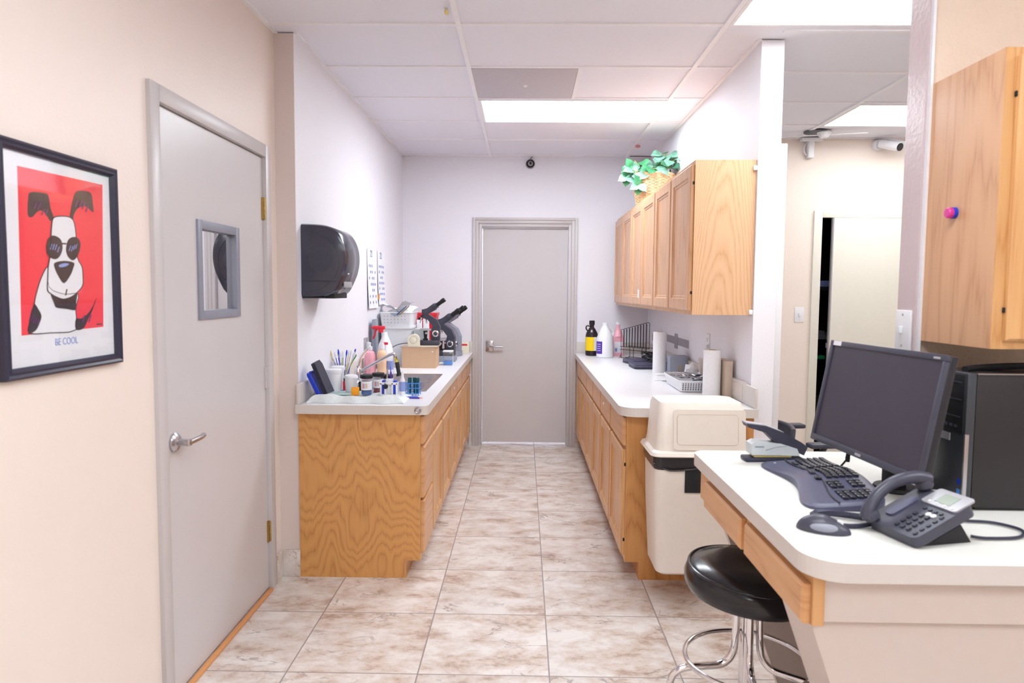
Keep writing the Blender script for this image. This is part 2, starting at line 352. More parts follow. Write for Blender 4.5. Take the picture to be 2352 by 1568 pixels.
# ceiling: acoustic tiles resting on exposed bars, with openings for the troffers
ROWS = [YE-.68-.61*k for k in range(-1, 14)]
LIGHTS = [(.911, 2.69), (-.309, 4.52), (2.131, 4.60), (-.309, .86), (.911, -.97), (2.131, .86), (-.309, -1.58)]
LSTR = ['lens_near', 'lens', 'lens_room', 'lens_near', 'lens_near', 'lens_near', 'lens_near']
ceil = struct(G().box(-1.6, -2.6, H+.006, 4.4, 8.4, H+.1).build('ceiling', 'ceil'), 'suspended ceiling of pale speckled acoustic tiles', 'ceiling')
g = G()
for y in ROWS:
    if y < 6.38: g.box(XL, y-.012, H-.001, 1.2, y+.012, H+.006)
    if -2.5 < y+.08 < 5.6: g.box(1.2, y+.068, H-.001, 4.2, y+.092, H+.006)
for x in (-.309, .911): g.box(x-.012, -2.5, H-.004, x+.012, YE, H+.006)
for x in (2.131, 3.351): g.box(x-.012, -2.5, H-.004, x+.012, YR, H+.006)
g.box(.289, 3.9, H-.002, .313, 4.51, H+.006)
g.box(XG, YE-.022, H-.002, XR, YE, H+.006); g.box(1.25, YR-.022, H-.002, 4.2, YR, H+.006)
g.box(XG, YP, H-.002, XG+.02, YE, H+.006); g.box(XR-.02, 3.48, H-.002, XR, YE, H+.006); g.box(XL, -2.5, H-.002, XL+.02, YP, H+.006)
g.build('ceiling_grid', 'bar', ceil)
for i, (x, y) in enumerate(LIGHTS):
    lab = {0: 'bright recessed ceiling light panel above the near end of the right counter', 1: 'bright recessed ceiling light panel over the far part of the galley aisle', 2: 'bright recessed ceiling light panel in the room beyond the white wall end'}.get(i, 'recessed ceiling light panel over the near room behind the viewpoint')
    t = thing('ceiling_light', lab, 'ceiling light', (x, y, H), group='recessed ceiling lights')
    fr = G(); fr.box(.012, .012, -.006, 1.208, .03, .004).box(.012, .58, -.006, 1.208, .598, .004).box(.012, .03, -.006, .03, .58, .004).box(1.19, .03, -.006, 1.208, .58, .004).build('frame', 'bar', t)
    G().box(.03, .03, -.004, 1.19, .58, .003).build('diffuser', LSTR[i], t)
pl = thing('ceiling_plate', 'flat grey metal plate set in the ceiling beside the galley light', 'ceiling plate', (0, 4.2, H))
G().box(-.297, -.29, -.004, .287, .3, .004, b=.002).build('plate', 'plate', pl)
G().lathe([(.0, -.014), (.008, -.012), (.012, -.004)], 16).build('sprinkler_cap', 'white', pl, loc=(.0, .02, 0))

def wall(name, mat_, boxes, label=None):
    g = G()
    for b in boxes: g.box(*b)
    return struct(g.build(name, mat_), label, 'wall' if label else None)
# left wall of the near room, with the opening of door_1
DY0, DY1, DZ = 2.285, 3.245, 2.045
wall('wall_left', 'wall_beige', [(XL-.14, -2.6, 0, XL, DY0, H), (XL-.14, DY0, DZ, XL, DY1, H), (XL-.14, DY1, 0, XL, YP, H)], 'beige glossy painted wall with the dog poster')
wall('wall_galley_left', 'wall_white', [(XL-.02, YP+.004, 0, XG, YE, H)], 'white wall behind the sink counter')
wall('wall_partition_end', 'wall_strip', [(XL-.01, YP-.002, 0, XG, YP+.004, H)], 'narrow beige end face of the galley wall')
wall('wall_galley_end', 'wall_white', [(XL-.02, YE, 0, -.452, YE+.14, H), (.475, YE, 0, XE, YE+.14, H), (-.452, YE, 2.075, .475, YE+.14, H)], 'white end wall around the grey door')
wall('wall_galley_right', 'wall_white', [(XR, 3.478, 0, XE, YE, H)], 'white wall carrying the oak wall cabinets')
wall('wall_back_room', 'wall_peach', [(XE, YR, 0, 2.355, YR+.12, H), (2.355, YR, 2.03, 3.35, YR+.12, H), (3.35, YR, 0, 4.3, YR+.12, H)], 'peach wall of the room beyond')
wall('wall_desk', 'wall_tan', [(1.192, YW, 0, 4.2, YW+.1, H)], 'tan textured wall behind the computer tower')
wall('wall_desk_end', 'lilac', [(1.184, YW, 0, 1.192, YW+.1, H)], 'lilac glossy end face of the tan wall')
wall('wall_far_right', 'wall_peach', [(4.2, -2.6, 0, 4.3, YR, H)])
wall('wall_behind', 'wall_peach', [(XL-.14, -2.7, 0, 4.3, -2.6, H)])
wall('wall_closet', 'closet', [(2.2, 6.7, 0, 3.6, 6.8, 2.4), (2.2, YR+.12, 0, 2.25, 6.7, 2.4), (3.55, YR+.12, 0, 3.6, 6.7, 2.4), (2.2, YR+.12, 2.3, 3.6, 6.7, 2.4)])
wall('wall_beyond_door', 'wall_white', [(-.9, 8.0, 0, .9, 8.1, 2.5), (-1., YE+.14, 0, -.9, 8.1, 2.5), (.9, YE+.14, 0, 1., 8.1, 2.5), (-1, YE+.14, 2.5, 1, 8.1, 2.6)])
t = thing('ceiling_light', 'ceiling light in the passage behind the grey end door', 'ceiling light', (-.3, 7.0, 2.49), group='recessed ceiling lights')
G().box(0, 0, -.01, .6, .6, .0).build('diffuser', 'lens', t)

# trims
struct(G().box(XL, DY0+.02, 0, XL+.022, DY1-.02, .012, b=.003).build('trim_1', 'woodstrip'), 'orange wooden threshold strip under the left door', 'threshold')
struct(G().use('basetile').box(XL, YP-.016, 0, XG+.004, YP-.002, .135, b=.003).box(XL, DY1+.06, 0, XL+.014, YP-.016, .135, b=.003).build('baseboard_left'), 'stone tile base at the foot of the narrow wall end', 'baseboard')
struct(G().box(-1.19, -2.6, 0, -1.186, DY0-.06, .09).build('baseboard_near_left', 'basetile'))
struct(G().box(.475, YE-.012, 0, .53, YE, .12).box(-.5, YE-.012, 0, -.465, YE, .12).build('baseboard_end', 'basetile'), 'short stone base pieces beside the end door frame', 'baseboard')
struct(G().box(1.1905, YW-.012, .9, 1.1985, YW-.0, H).build('trim_2', 'tape2'), 'thin white corner bead beside the near wall cabinet', 'trim')

# ---- door_1 (left wall, closed, small window)
d = struct(thing('door_1', 'closed grey left door with a small slate-framed window', 'door', (XL, 0, 0)))
f = G()
c = .045
for (ya, yb) in ((DY0-c, DY0+.012), (DY1-.012, DY1+c)):
    f.box(-.14, ya if ya < DY0 else DY1-.012, 0, .016, yb if ya < DY0 else DY1+c, DZ+c, b=.004)
f.box(-.14, DY0+.012, DZ-.012, .016, DY1-.012, DZ+c, b=.004)
f.build('frame', 'framegrey', d)
G().box(-.07, DY0+.012, 0, -.052, DY0+.03, DZ-.012).box(-.07, DY1-.03, 0, -.052, DY1-.012, DZ-.012).box(-.07, DY0+.03, DZ-.03, -.052, DY1-.03, DZ-.012).build('stop', 'framegrey', d)
wy0, wy1, wz0, wz1 = 2.60, 2.915, 1.345, 1.655
s_ = G(); ya, yb, za, zb = DY0+.015, DY1-.015, .012, DZ-.016
for b in ((ya, za, wy0, zb), (wy1, za, yb, zb), (wy0, za, wy1, wz0), (wy0, wz1, wy1, zb)): s_.box(-.05, b[0], b[1], -.004, b[2], b[3])
s_.build('door_leaf', 'doorgrey', d)
w = G()
for b in ((wy0-.03, wz0-.03, wy0+.003, wz1+.03), (wy1-.003, wz0-.03, wy1+.03, wz1+.03), (wy0+.003, wz0-.03, wy1-.003, wz0+.003), (wy0+.003, wz1-.003, wy1-.003, wz1+.03)): w.box(-.02, b[0], b[1], .004, b[2], b[3], b=.001)
wf = w.build('window_frame', 'winframe', d); wf['label'] = 'slate grey window frame'
G().box(-.022, wy0, wz0, -.018, wy1, wz1).build('pane', 'pane', wf)
h = G().lathe([(.033, 0), (.034, .008), (.026, .016), (.014, .02), (.012, .055)], 28, (0, 0, 0), (1, 0, 0)).box(.045, -.012, -.012, .062, .012, .012, b=.005)
h.tube([(.054, 0, 0), (.056, .03, 0), (.057, .08, .001), (.052, .115, .002)], .0095, 12, smooth=4).build('handle', 'satin', d, loc=(-.004, 2.365, .9))
for z, k in ((1.80, 'brass'), (1.02, 'framegrey'), (.285, 'brass')):
    hg = G()
    for q in range(5): hg.cyl((0, 0, -.05+q*.02+.001), (0, 0, -.05+q*.02+.019), .0075, n=12)
    hg.box(-.012, -.02, -.05, .0, .0, .05).build('hinge', k, d, loc=(.005, DY1-.008, z))

# ---- door_2 (end of the galley)
d = struct(thing('door_2', 'plain grey door closing the far end of the galley', 'door', (0, YE, 0)))
f = G(); X0, X1, Z1 = -.385, .405, 2.015
for a, b, y0, y1 in ((0, .03, .0, .14), (.03, .058, -.012, .14), (.058, .082, -.02, .02)):
    f.box(X0-b, y0, 0, X0-a, y1, Z1+b, b=.002).box(X1+a, y0, 0, X1+b, y1, Z1+b, b=.002).box(X0-a, y0, Z1+a, X1+a, y1, Z1+b, b=.002)
f.build('frame', 'framegrey', d)
G().box(X0+.008, .05, .026, X1-.004, .09, Z1-.006).build('door_leaf', 'doorgrey', d)
h = G().box(-.036, -.008, -.05, .036, 0, .05, b=.004).lathe([(.016, 0), (.012, .045)], 16, (0, -.002, 0), (0, -1, 0)).tube([(0, -.045, 0), (.05, -.05, 0), (.125, -.045, -.004)], .009, 10, smooth=3)
h.build('handle', 'satin', d, loc=(X0+.075, .05, .925))
G().cyl((0, -.0, 0), (0, -.02, 0), .012, n=16).build('latch_rose', 'satin', d, loc=(X0+.075, .044, .965))

# ---- door_3 (room beyond, ajar)
d = struct(thing('door_3', 'cream door standing ajar on a dark equipment closet in the room beyond', 'door', (0, YR, 0)))
G().box(2.29, -.02, 0, 2.355, .12, 2.085, b=.003).box(3.35, -.02, 0, 3.415, .12, 2.085, b=.003).box(2.355, -.02, 2.03, 3.35, .12, 2.085, b=.003).build('frame', 'doorcream', d)
G().box(2.432, -.055, .01, 3.345, -.012, 2.025, b=.002).build('door_leaf', 'doorcream', d)
G().box(2.424, -.045, .02, 2.432, -.02, 2.02).box(2.42, -.05, 1.0, 2.428, -.01, 1.04).build('edge_latch', 'lgrey', d)

# ================================================================== GALLEY CABINETS
def pfront(g, mp, u0, v0, u1, v1, t=.019, panel=True, st=.055):
    """cabinet door or drawer front on the plane w=0, thickness t, in (u,v,w) mapped by mp"""
    c = .006
    def ring(a, wa, b, wb):
        va = [(a[0], a[1]), (a[2], a[1]), (a[2], a[3]), (a[0], a[3])]; vb = [(b[0], b[1]), (b[2], b[1]), (b[2], b[3]), (b[0], b[3])]
        for i in range(4):
            j = (i+1) % 4
            g.quad(mp(*va[i], wa), mp(*va[j], wa), mp(*vb[j], wb), mp(*vb[i], wb))
    R = lambda d: (u0+d, v0+d, u1-d, v1-d)
    g.quad(mp(u0, v0, 0), mp(u0, v1, 0), mp(u1, v1, 0), mp(u1, v0, 0))
    ring(R(0), 0, R(0), t-c); ring(R(0), t-c, R(c), t)
    if panel:
        ring(R(c), t, R(st), t); ring(R(st), t, R(st+.005), t-.006); ring(R(st+.005), t-.006, R(st+.014), t-.006); ring(R(st+.014), t-.006, R(st+.018), t-.010)
        d = st+.018
    else: d = c
    w = t-.010 if panel else t
    g.quad(mp(u0+d, v0+d, w), mp(u1-d, v0+d, w), mp(u1-d, v1-d, w), mp(u0+d, v1-d, w))
def weld(o):
    bm = bmesh.new(); bm.from_mesh(o.data); bmesh.ops.remove_doubles(bm, verts=bm.verts, dist=1e-5); bmesh.ops.recalc_face_normals(bm, faces=bm.faces); bm.to_mesh(o.data); bm.free()
    o.data.polygons.foreach_set('use_smooth', [False]*len(o.data.polygons)); return o
ZB = .828   # top of the base cabinets
def base_unit(side, y0, y1, label, kind, name='base_cabinet'):
    s = -side            # direction the fronts face: left run +x, right run -x
    xf, xw = (-.503, XG+.004) if side < 0 else (.515, XR-.003)
    t = thing(name, label, 'cabinet', ((xf+xw)/2, (y0+y1)/2, 0), group='oak base cabinets along the %s wall' % ('left' if side < 0 else 'right'))
    ox, oy = (xf+xw)/2, (y0+y1)/2
    fx = xf-ox; wx = xw-ox; L0 = y0-oy+.0005; L1 = y1-oy-.0005
    tk = fx-s*.07
    b = G()
    # carcass with the toe notch cut out of its profile
    zc = ZB if kind != 'sink' else .69
    b.prism([(wx, 0), (tk, 0), (tk, .09), (fx, .09), (fx, zc), (wx, zc)], L0, L1, 'y')
    if kind == 'sink': b.box(fx-s*.02, L0, zc, fx, L1, ZB)
    b.build('carcass', 'oakzig' if kind == 'drawers' else 'oak', t)
    mp = lambda u, v, w: (fx+s*w, u, v)
    G().box(fx, L0, .09, fx+s*.0015, L0+.03, ZB).box(fx, L1-.03, .09, fx+s*.0015, L1, ZB).box(fx, L0+.03, .65, fx+s*.0015, L1-.03, .69).box(fx, L0+.03, .8, fx+s*.0015, L1-.03, ZB).build('face_frame', 'oaklite', t)
    fr = lambda u0, v0, u1, v1, nm, m, panel: weld((lambda q: (pfront(q, (lambda u, v, w: mp(u, v, w+.002)), u0, v0, u1, v1, panel=panel), q)[1])(G()).build(nm, m, t))
    n = 1 if kind == 'drawers' else 2
    w = (L1-L0)/n
    if kind == 'drawers':
        for z0, z1 in ((.675, .812), (.405, .66), (.125, .39)): fr(L0+.012, z0, L1-.012, z1, 'drawer', 'oakh', False)
    elif kind == 'sink': fr(L0+.012, .68, L1-.012, .812, 'false_front', 'oakh', False)
    else:
        for k in range(2): fr(L0+w*k+.014, .675, L0+w*(k+1)-.014, .812, 'drawer', 'oakh', False)
    if kind != 'drawers':
        for k in range(2):
            a, bb = L0+w*k+.012, L0+w*(k+1)-.012
            dr = fr(a, .125, bb, .655, 'door', 'oaklite', True)
            e = a if k == 0 else bb
            for z in (.2, .58): G().box(fx, e-.004, z-.008, fx+s*.01, e+.004, z+.008, b=.002).build('hinge', 'blackm', dr)
    return t
base_unit(-1, 3.385, 3.735, 'oak three-drawer base cabinet at the near end of the left counter', 'drawers')
base_unit(-1, 3.735, 4.645, 'oak sink cabinet with two doors under the sink, next to the three-drawer one', 'sink')
base_unit(-1, 4.645, 5.525, 'oak two-door base cabinet in the left run just past the sink cabinet', 'std')
base_unit(-1, 5.525, 6.405, 'oak two-door base cabinet at the far end of the left counter', 'std')
base_unit(1, 3.405, 4.405, 'oak two-door base cabinet at the near end of the right counter, beside the bin', 'std')
base_unit(1, 4.405, 5.405, 'oak two-door base cabinet in the middle of the right counter', 'std')
base_unit(1, 5.405, 6.405, 'oak two-door base cabinet at the far end of the right counter', 'std')
for (x, y, z, s) in ((-.4815, 4.86, .75, 1), (.494, 4.22, .755, -1)):
    tag(G().lathe([(.009, 0), (.009, .003), (.005, .005)], 14, (0, 0, 0), (s, 0, 0)).build('round_sticker', 'tape2', loc=(x, y, z)), 'tiny white dot stuck on a drawer front of the %s counter' % ('left' if s > 0 else 'right'), 'sticker')

def wall_cab(y0, y1, label):
    xf = .838; t = thing('wall_cabinet', label, 'cabinet', ((xf+XR)/2, (y0+y1)/2, 1.32), group='oak wall cabinets over the right counter')
    ox, oy = (xf+XR)/2, (y0+y1)/2; fx = xf-ox; wx = XR-.001-ox; L0 = y0-oy+.0005; L1 = y1-oy-.0005; h = .76
    G().box(fx+.002, L0, 0, wx, L1, h).build('carcass', 'oakarch', t)
    G().box(fx, L0, 0, fx+.002, L0+.02, h).box(fx, L1-.02, 0, fx+.002, L1, h).box(fx, L0+.02, 0, fx+.002, L1-.02, .03).box(fx, L0+.02, h-.03, fx+.002, L1-.02, h).build('face_frame', 'oaklite', t)
    w = (L1-L0)/2
    for k in range(2):
        a, b = L0+w*k+.012, L0+w*(k+1)-.012; g = G()
        pfront(g, lambda u, v, q: (fx-q-.001, u, v), a, .022, b, h-.022); dr = weld(g.build('door', 'oakup', t))
        e = a-.001 if k == 0 else b+.001
        for z in (.11, .65): G().box(fx-.009, e-.004, z-.007, fx+.001, e+.004, z+.007, b=.002).build('hinge', 'blackm', dr)
    return t
wall_cab(3.495, 4.445, 'oak two-door wall cabinet nearest the white wall end')
wall_cab(4.445, 5.395, 'middle oak two-door wall cabinet over the right counter')
wall_cab(5.395, 6.345, 'farthest oak two-door wall cabinet, under the basket of ivy')
tag(G().box(-.001, 0, 0, .0005, .045, .06).build('white_tag', 'tape2', loc=(.8175, 4.98, 1.39)), 'small white tag on the fourth wall cabinet door', 'tag')
for z in (1.335, 2.04):
    tag(G().box(0, -.012, -.012, .02, .0, .012, b=.004).build('wall_clip', 'white', loc=(1.118, 3.4948, z)), 'small white clip on the %s rear edge of the near wall cabinet' % ('lower' if z < 1.5 else 'upper'), 'clip')

# ------------------------------------------------------------------ worktops
ZT = .872
lw = thing('worktop', 'white laminate worktop of the left counter with a steel sink', 'worktop', (-.78, 4.9, ZB))
ox, oy = -.78, 4.9; SX0, SX1, SY0, SY1 = -1.045, -.555, 3.85, 4.63
g = G().use('laminate')
def slab(g, x0, y0, x1, y1, cor=(0, 0, 0, 0), r=.03):
    P = rrect(x0-ox, y0-oy, x1-ox, y1-oy, r, 8, cor) if any(cor) else [(x0-ox, y0-oy), (x1-ox, y0-oy), (x1-ox, y1-oy), (x0-ox, y1-oy)]
    n = len(P); h = ZT-ZB
    g.use('laminate'); g.add([(u, v, h) for u, v in P], [tuple(range(n))]); g.use('lamedge')
    g.add([(u, v, 0) for u, v in P], [tuple(range(n))[::-1]])
    for i in range(n):
        j = (i+1) % n; g.add([(*P[i], 0), (*P[j], 0), (*P[j], h), (*P[i], h)], [(0, 1, 2, 3)])
slab(g, XG+.002, 3.345, -.458, SY0, (0, 1, 0, 0), .035); slab(g, XG+.002, SY0, SX0, SY1); slab(g, SX1, SY0, -.458, SY1); slab(g, XG+.002, SY1, -.458, YE-.002)
g.build('slab', None, lw)
g = G().box(XG+.002-ox, 3.36-oy, ZT-ZB, XG+.02-ox, YE-.002-oy, ZT-ZB+.1, b=.004); g.box(XG+.02-ox, YE-.02-oy, ZT-ZB, -.465-ox, YE-.002-oy, ZT-ZB+.1, b=.004); g.build('backsplash', 'lamedge', lw)
# corner bumper: metal disc
tag(G().lathe([(.017, 0), (.017, .006), (.013, .009), (.009, .007), (.008, .011), (0.0001, .012)], 24, (0, 0, 0), (0, -1, 0)).build('corner_knob', 'steel', loc=(-.506, 3.3445, .852)), 'round metal knob on the front edge of the left worktop', 'knob')
# sink
sk = thing('sink', 'double-bowl stainless steel sink set into the left worktop', 'sink', ((SX0+SX1)/2, (SY0+SY1)/2, ZT))
hx, hy = (SX1-SX0)/2, (SY1-SY0)/2
rim = G()
rim.prism(rrect(-hx-.02, -hy-.02, hx+.02, -hy+.012, .012, 4), .0003, .003).prism(rrect(-hx-.02, hy-.012, hx+.02, hy+.02, .012, 4), .0003, .003)
rim.box(-hx-.02, -hy+.012, .0003, -hx+.085, hy-.012, .003).box(hx-.012, -hy+.012, .0003, hx+.02, hy-.012, .003).box(-hx+.085, -.02, .0, hx-.012, .02, .003)
rim.build('rim', 'steel', sk)
for s0, s1 in ((-hy+.012, -.02), (.02, hy-.012)):
    b = G(); T = rrect(-hx+.085, s0, hx-.012, s1, .03, 5); B = rrect(-hx+.105, s0+.02, hx-.032, s1-.02, .05, 5); n = len(T)
    b.add([(u, v, .002) for u, v in T]+[(u, v, -.15) for u, v in B], [(i, (i+1) % n, (i+1) % n+n, i+n) for i in range(n)]+[tuple(range(n, 2*n))])
    b.build('bowl', 'steel', sk)
# faucet
fa = thing('faucet', 'chrome faucet with a long angled spout behind the sink', 'faucet', (-1.0, 4.20, ZT+.003))
G().box(-.025, -.1, 0, .025, .1, .012, b=.005).build('base_plate', 'chrome', fa)
G().lathe([(.024, .01), (.022, .05), (.019, .085), (.012, .095)], 24).build('body', 'chrome', fa)
G().tube([(.0, .0, .06), (.05, .01, .085), (.13, .02, .13), (.2, .03, .168), (.215, .033, .166), (.222, .034, .15)], .0095, 12, smooth=4).build('spout', 'satin', fa)
G().tube([(0, 0, .09), (-.0, .05, .13), (.02, .12, .175), (.03, .16, .185)], lambda t: .011-.004*t, 10, smooth=4).build('lever', 'chrome', fa)
nz = G().cyl((.224, .035, .155), (.232, .03, .118), .006).cyl((.232, .03, .118), (.246, .02, .05), .013, .012).cyl((.246, .02, .05), (.25, .018, .038), .019).build('aerator', 'black', fa); nz['label'] = 'black rubber spout end'
hs = G().tube([(.232, .03, .118), (.222, .034, .15)], .007).build('collar', 'yellow', fa)

ox, oy = .8, 4.9
rw = thing('worktop', 'long white laminate worktop of the right counter with a rounded corner', 'worktop', (ox, oy, ZB))
g = G(); slab(g, .474, 3.35, XR-.002, YE-.002, (1, 0, 0, 0), .085); g.build('slab', None, rw)
G().box(XR-.018-ox, 3.36-oy, ZT-ZB, XR-.002-ox, YE-.002-oy, ZT-ZB+.1, b=.004).box(.485-ox, YE-.018-oy, ZT-ZB, XR-.018-ox, YE-.002-oy, ZT-ZB+.1, b=.004).build('backsplash', 'lamedge', rw)

# ================================================================== LEFT WALL THINGS
dp = thing('paper_towel_dispenser', 'large smoky black paper towel dispenser on the white wall above the left counter', 'dispenser', (XG, 3.47, 1.39))
prof = [(0, 0), (.085, .002), (.135, .012), (.165, .03), (.19, .075), (.212, .13), (.222, .19), (.218, .25), (.2, .3), (.17, .338), (.125, .357), (.07, .364), (0, .366)]
def loopprism(g, prof, y0, y1, inset=.018):
    n = len(prof); cx = sum(p[0] for p in prof)/n; cz = sum(p[1] for p in prof)/n
    def sc(p, d): return (max(0, p[0]-d) if p[0] > 0 else 0, cz+(p[1]-cz)*(1-d/.18))
    R = [([sc(p, inset) for p in prof], y0), ([sc(p, inset*.3) for p in prof], y0+inset*.35), (prof, y0+inset), (prof, y1-inset), ([sc(p, inset*.3) for p in prof], y1-inset*.35), ([sc(p, inset) for p in prof], y1)]
    vs = [(p[0], y, p[1]) for r, y in R for p in r]
    fs = [tuple(range(n))]+[tuple(5*n+k for k in range(n))[::-1]]
    for i in range(5):
        for k in range(n): k2 = (k+1) % n; fs.append((i*n+k, i*n+k2, (i+1)*n+k2, (i+1)*n+k))
    g.add(vs, fs)
def resample(P, m=5):
    Q = []
    V3 = [Vector((p[0], p[1], 0)) for p in P]; L = len(V3)
    for i in range(L-1):
        a = V3[max(i-1, 0)]; b = V3[i]; c = V3[i+1]; d = V3[min(i+2, L-1)]
        for k in range(m):
            t = k/m; q = .5*((2*b)+(c-a)*t+(2*a-5*b+4*c-d)*t*t+(3*b-a-3*c+d)*t**3); Q.append((max(0, q.x), q.y))
    Q.append(P[-1]); return Q
lowp = [(0, 0), (.085, .002), (.12, .012), (.15, .03), (.186, .1), (0, .1)]
g = G(); loopprism(g, resample(prof), 0, .315); g.build('cover', 'smoke', dp)
G().use('black').box(0, .01, -.003, .11, .305, .003, b=.002).build('bottom_tray', 'black', dp)
wn = G(); wn.tube([(.03+.16*max(0, math.cos(a))*1.0, -.0005, .18+.15*math.sin(a)) for a in [PI*.5-PI*k/24 for k in range(25)]], .0012, 6).build('window_seam', 'smoke2', dp)
G().tube([(.03, -.0005, .083), (.13, -.0005, .083), (.182, -.0005, .083)], .0011, 6).build('lower_seam', 'black', dp)
G().lathe([(.06, 0), (.062, .001), (.058, .0015)], 32, (.1, .0, .19), (0, -1, 0)).lathe([(.018, 0), (.018, .0022), (.014, .0025)], 24, (.1, .0, .19), (0, -1, 0)).build('roll_shadow_ring', 'smoke2', dp)
pl_ = G().box(.1895, .08, .052, .1975, .235, .082, b=.003); pl_.build('lever_panel', 'lgrey', dp)
G().box(.08, .03, -.0035, .156, .285, .034, b=.003).build('paper_mouth', 'blackm', dp)
G().box(.2195, .05, .118, .2215, .075, .124).build('badge', 'white', dp)

def sheet(y0, y1, z0, z1, label, curl, rows, cols, accent=None):
    t = thing('wall_calendar', label, 'calendar', (XG, y0, z0), group=None); w, h = y1-y0, z1-z0
    g = G(); n = 8
    for k in range(n):
        a, b = k/n, (k+1)/n; xa, xb = .004+curl*(1-a)**2, .004+curl*(1-b)**2
        g.quad((xa, 0, a*h), (xa, w, a*h), (xb, w, b*h), (xb, 0, b*h)); g.quad((xa-.001, 0, a*h), (xb-.001, 0, b*h), (xb-.001, w, b*h), (xa-.001, w, a*h))
        g.quad((xa, 0, a*h), (xb, 0, b*h), (xb-.001, 0, b*h), (xa-.001, 0, a*h))
    g.build('page', 'paper', t)
    m = G()
    for r in range(rows):
        for c in range(cols):
            if random.random() < .25: continue
            z = h*(.08+.72*r/rows); y = w*(.12+.78*c/cols); x = .0055+curl*(1-z/h)**2
            m.box(x, y, z, x+.0006, y+w*.35/cols, z+.018)
    m.build('printed_dates', 'inkblue', t)
    text('year', '22', .07, 'inkblue', t, (.006+curl*.004, w*.4, h*.92), (PI/2, 0, PI/2))
    if accent: G().box(.006, -.004, h*.1, .012, .03, h*.2).build('side_tab', accent, t)
sheet(4.93, 5.24, 1.30, 1.725, 'white printed calendar page hanging nearer the dispenser', .012, 7, 5)
sheet(5.28, 5.55, 1.32, 1.725, 'second white printed calendar page, farther along the wall, with an orange tab', .01, 7, 4, 'orange')
ol = thing('wall_outlet', 'wall outlet with a grey plug behind the soap bottles', 'outlet', (XG+.001, 4.86, 1.05))
G().box(0, -.04, -.05, .006, .06, .05, b=.003).build('plate', 'lgrey', ol); G().box(.006, -.02, -.03, .03, .02, .02, b=.004).build('plug', 'greyplastic', ol)

# ================================================================== THINGS ON THE LEFT WORKTOP
TZ = ZT+.0005
tw = G()
nx, ny = 44, 16; x0, x1, y0, y1 = -1.065, -.585, 3.40, 3.72
random.seed(3)
def hgt(u, v):
    e = min(1, min(u, 1-u, v, 1-v)*14)**.5
    return (.0175+.0035*math.sin(u*9+v*3)+.003*math.sin(v*21+u*5)+.003*math.sin(u*31)) * (.35+.65*e) + (.02*math.exp(-((v-.07)/.045)**2)*min(1, u*8, (1-u)*8))
vs = [(x0+(x1-x0)*i/nx, y0+(y1-y0)*j/ny+.012*math.sin(i*.5)*(1 if j == 0 else 0), TZ+hgt(i/nx, j/ny)*1.05) for j in range(ny+1) for i in range(nx+1)]
W = nx+1; fs = [(j*W+i, j*W+i+1, (j+1)*W+i+1, (j+1)*W+i) for j in range(ny) for i in range(nx)]
per = [i for i in range(W)]+[j*W+nx for j in range(1, ny+1)]+[ny*W+i for i in range(nx-1, -1, -1)]+[j*W for j in range(ny-1, 0, -1)]
nb = len(vs); vs += [(vs[p][0], vs[p][1], TZ) for p in per]; L = len(per)
fs += [(per[i], per[(i+1) % L], nb+(i+1) % L, nb+i) for i in range(L)]+[tuple(nb+i for i in range(L))[::-1]]
tw.add(vs, fs); tw.xf(Matrix.Translation((.825, -3.56, -TZ)))
tag(tw.build('folded_towel', 'cloth', loc=(-.825, 3.56, TZ), ang=60), 'white folded towel spread at the near end of the left worktop', 'towel')
TT = TZ+.0205
mc = G()
P = rrect(-.14, -.04, .14, .05, .02, 4)
mc.prism(P, 0, .008); tag(mc.build('folded_cloth', 'mint', loc=(-.93, 3.59, TT-.001)), 'pale mint cloth folded under the two white cups', 'cloth')
TC = TT+.0075
def cup(x, y, r, h, label, lid, grp='white lidded cups on the towel'):
    t = thing('specimen_cup', label, 'cup', (x, y, TC), group=grp)
    G().lathe([(r*.8, 0), (r*.84, .002), (r*.95, h*.78), (r, h*.8), (r, h*.84)], 28).build('body', 'white', t)
    if lid == 'flat': G().lathe([(r*1.06, h*.84), (r*1.08, h*.86), (r*1.07, h-.003), (r*1.0, h), (.0001, h)], 28).build('lid', 'white', t)
    else: G().lathe([(r*1.05, h*.78), (r*1.07, h*.84), (r*.95, h*.93), (r*.6, h*.99), (.0001, h)], 28).build('lid', 'white', t)
    return t
cup(-.985, 3.61, .037, .118, 'tall white lidded cup next to the blue tray', 'flat')
cup(-.895, 3.61, .034, .092, 'shorter white cup with a domed lid, left of the stain jars', 'dome')
cup(-.985, 3.69, .034, .125, 'white ribbed cup just behind the tall lidded cup', 'flat')
# leaning blue tray with a dark cover
bt = thing('tray', 'glossy blue plastic tray leaning against the wall', 'tray', (-1.003, 3.475, TT+.006), rotz=math.radians(-6))
mt = Matrix.Rotation(math.radians(-27), 4, 'Y')
g = G(); o_ = [(-.018, 0), (.006, 0)]
P = rrect(0, -.06, .19, .06, .02, 5)
st = g.mark(); g.prism([(v, u) for u, v in rrect(0, -.045, .135, .045, .02, 5)], -.012, .0, 'x'); g.xf(mt, st); g.build('tray_body', 'blue', bt)
g = G(); g.tube([(.004, v, u) for u, v in rrect(.003, -.042, .132, .042, .018, 5)], .006, 8, closed=True); g.xf(mt); g.build('rim', 'blue', bt)
dc = G()
for k in range(4):
    st = dc.mark(); dc.prism([(-.045, 0), (.045, .0), (.046, .165-.004*k), (.03, .175), (-.02, .17), (-.044, .165)], 0, .004, 'x'); dc.xf(Matrix.Translation((.012+.0055*k, 0, 0)), st)
dc.xf(Matrix.Rotation(math.radians(-24), 4, 'Y'))
tag(dc.build('dark_folder', 'navy', loc=(-.992, 3.475, TT+.011), rot=(0, 0, math.radians(-6))), 'stack of dark navy covers leaning on the blue tray', 'folder')
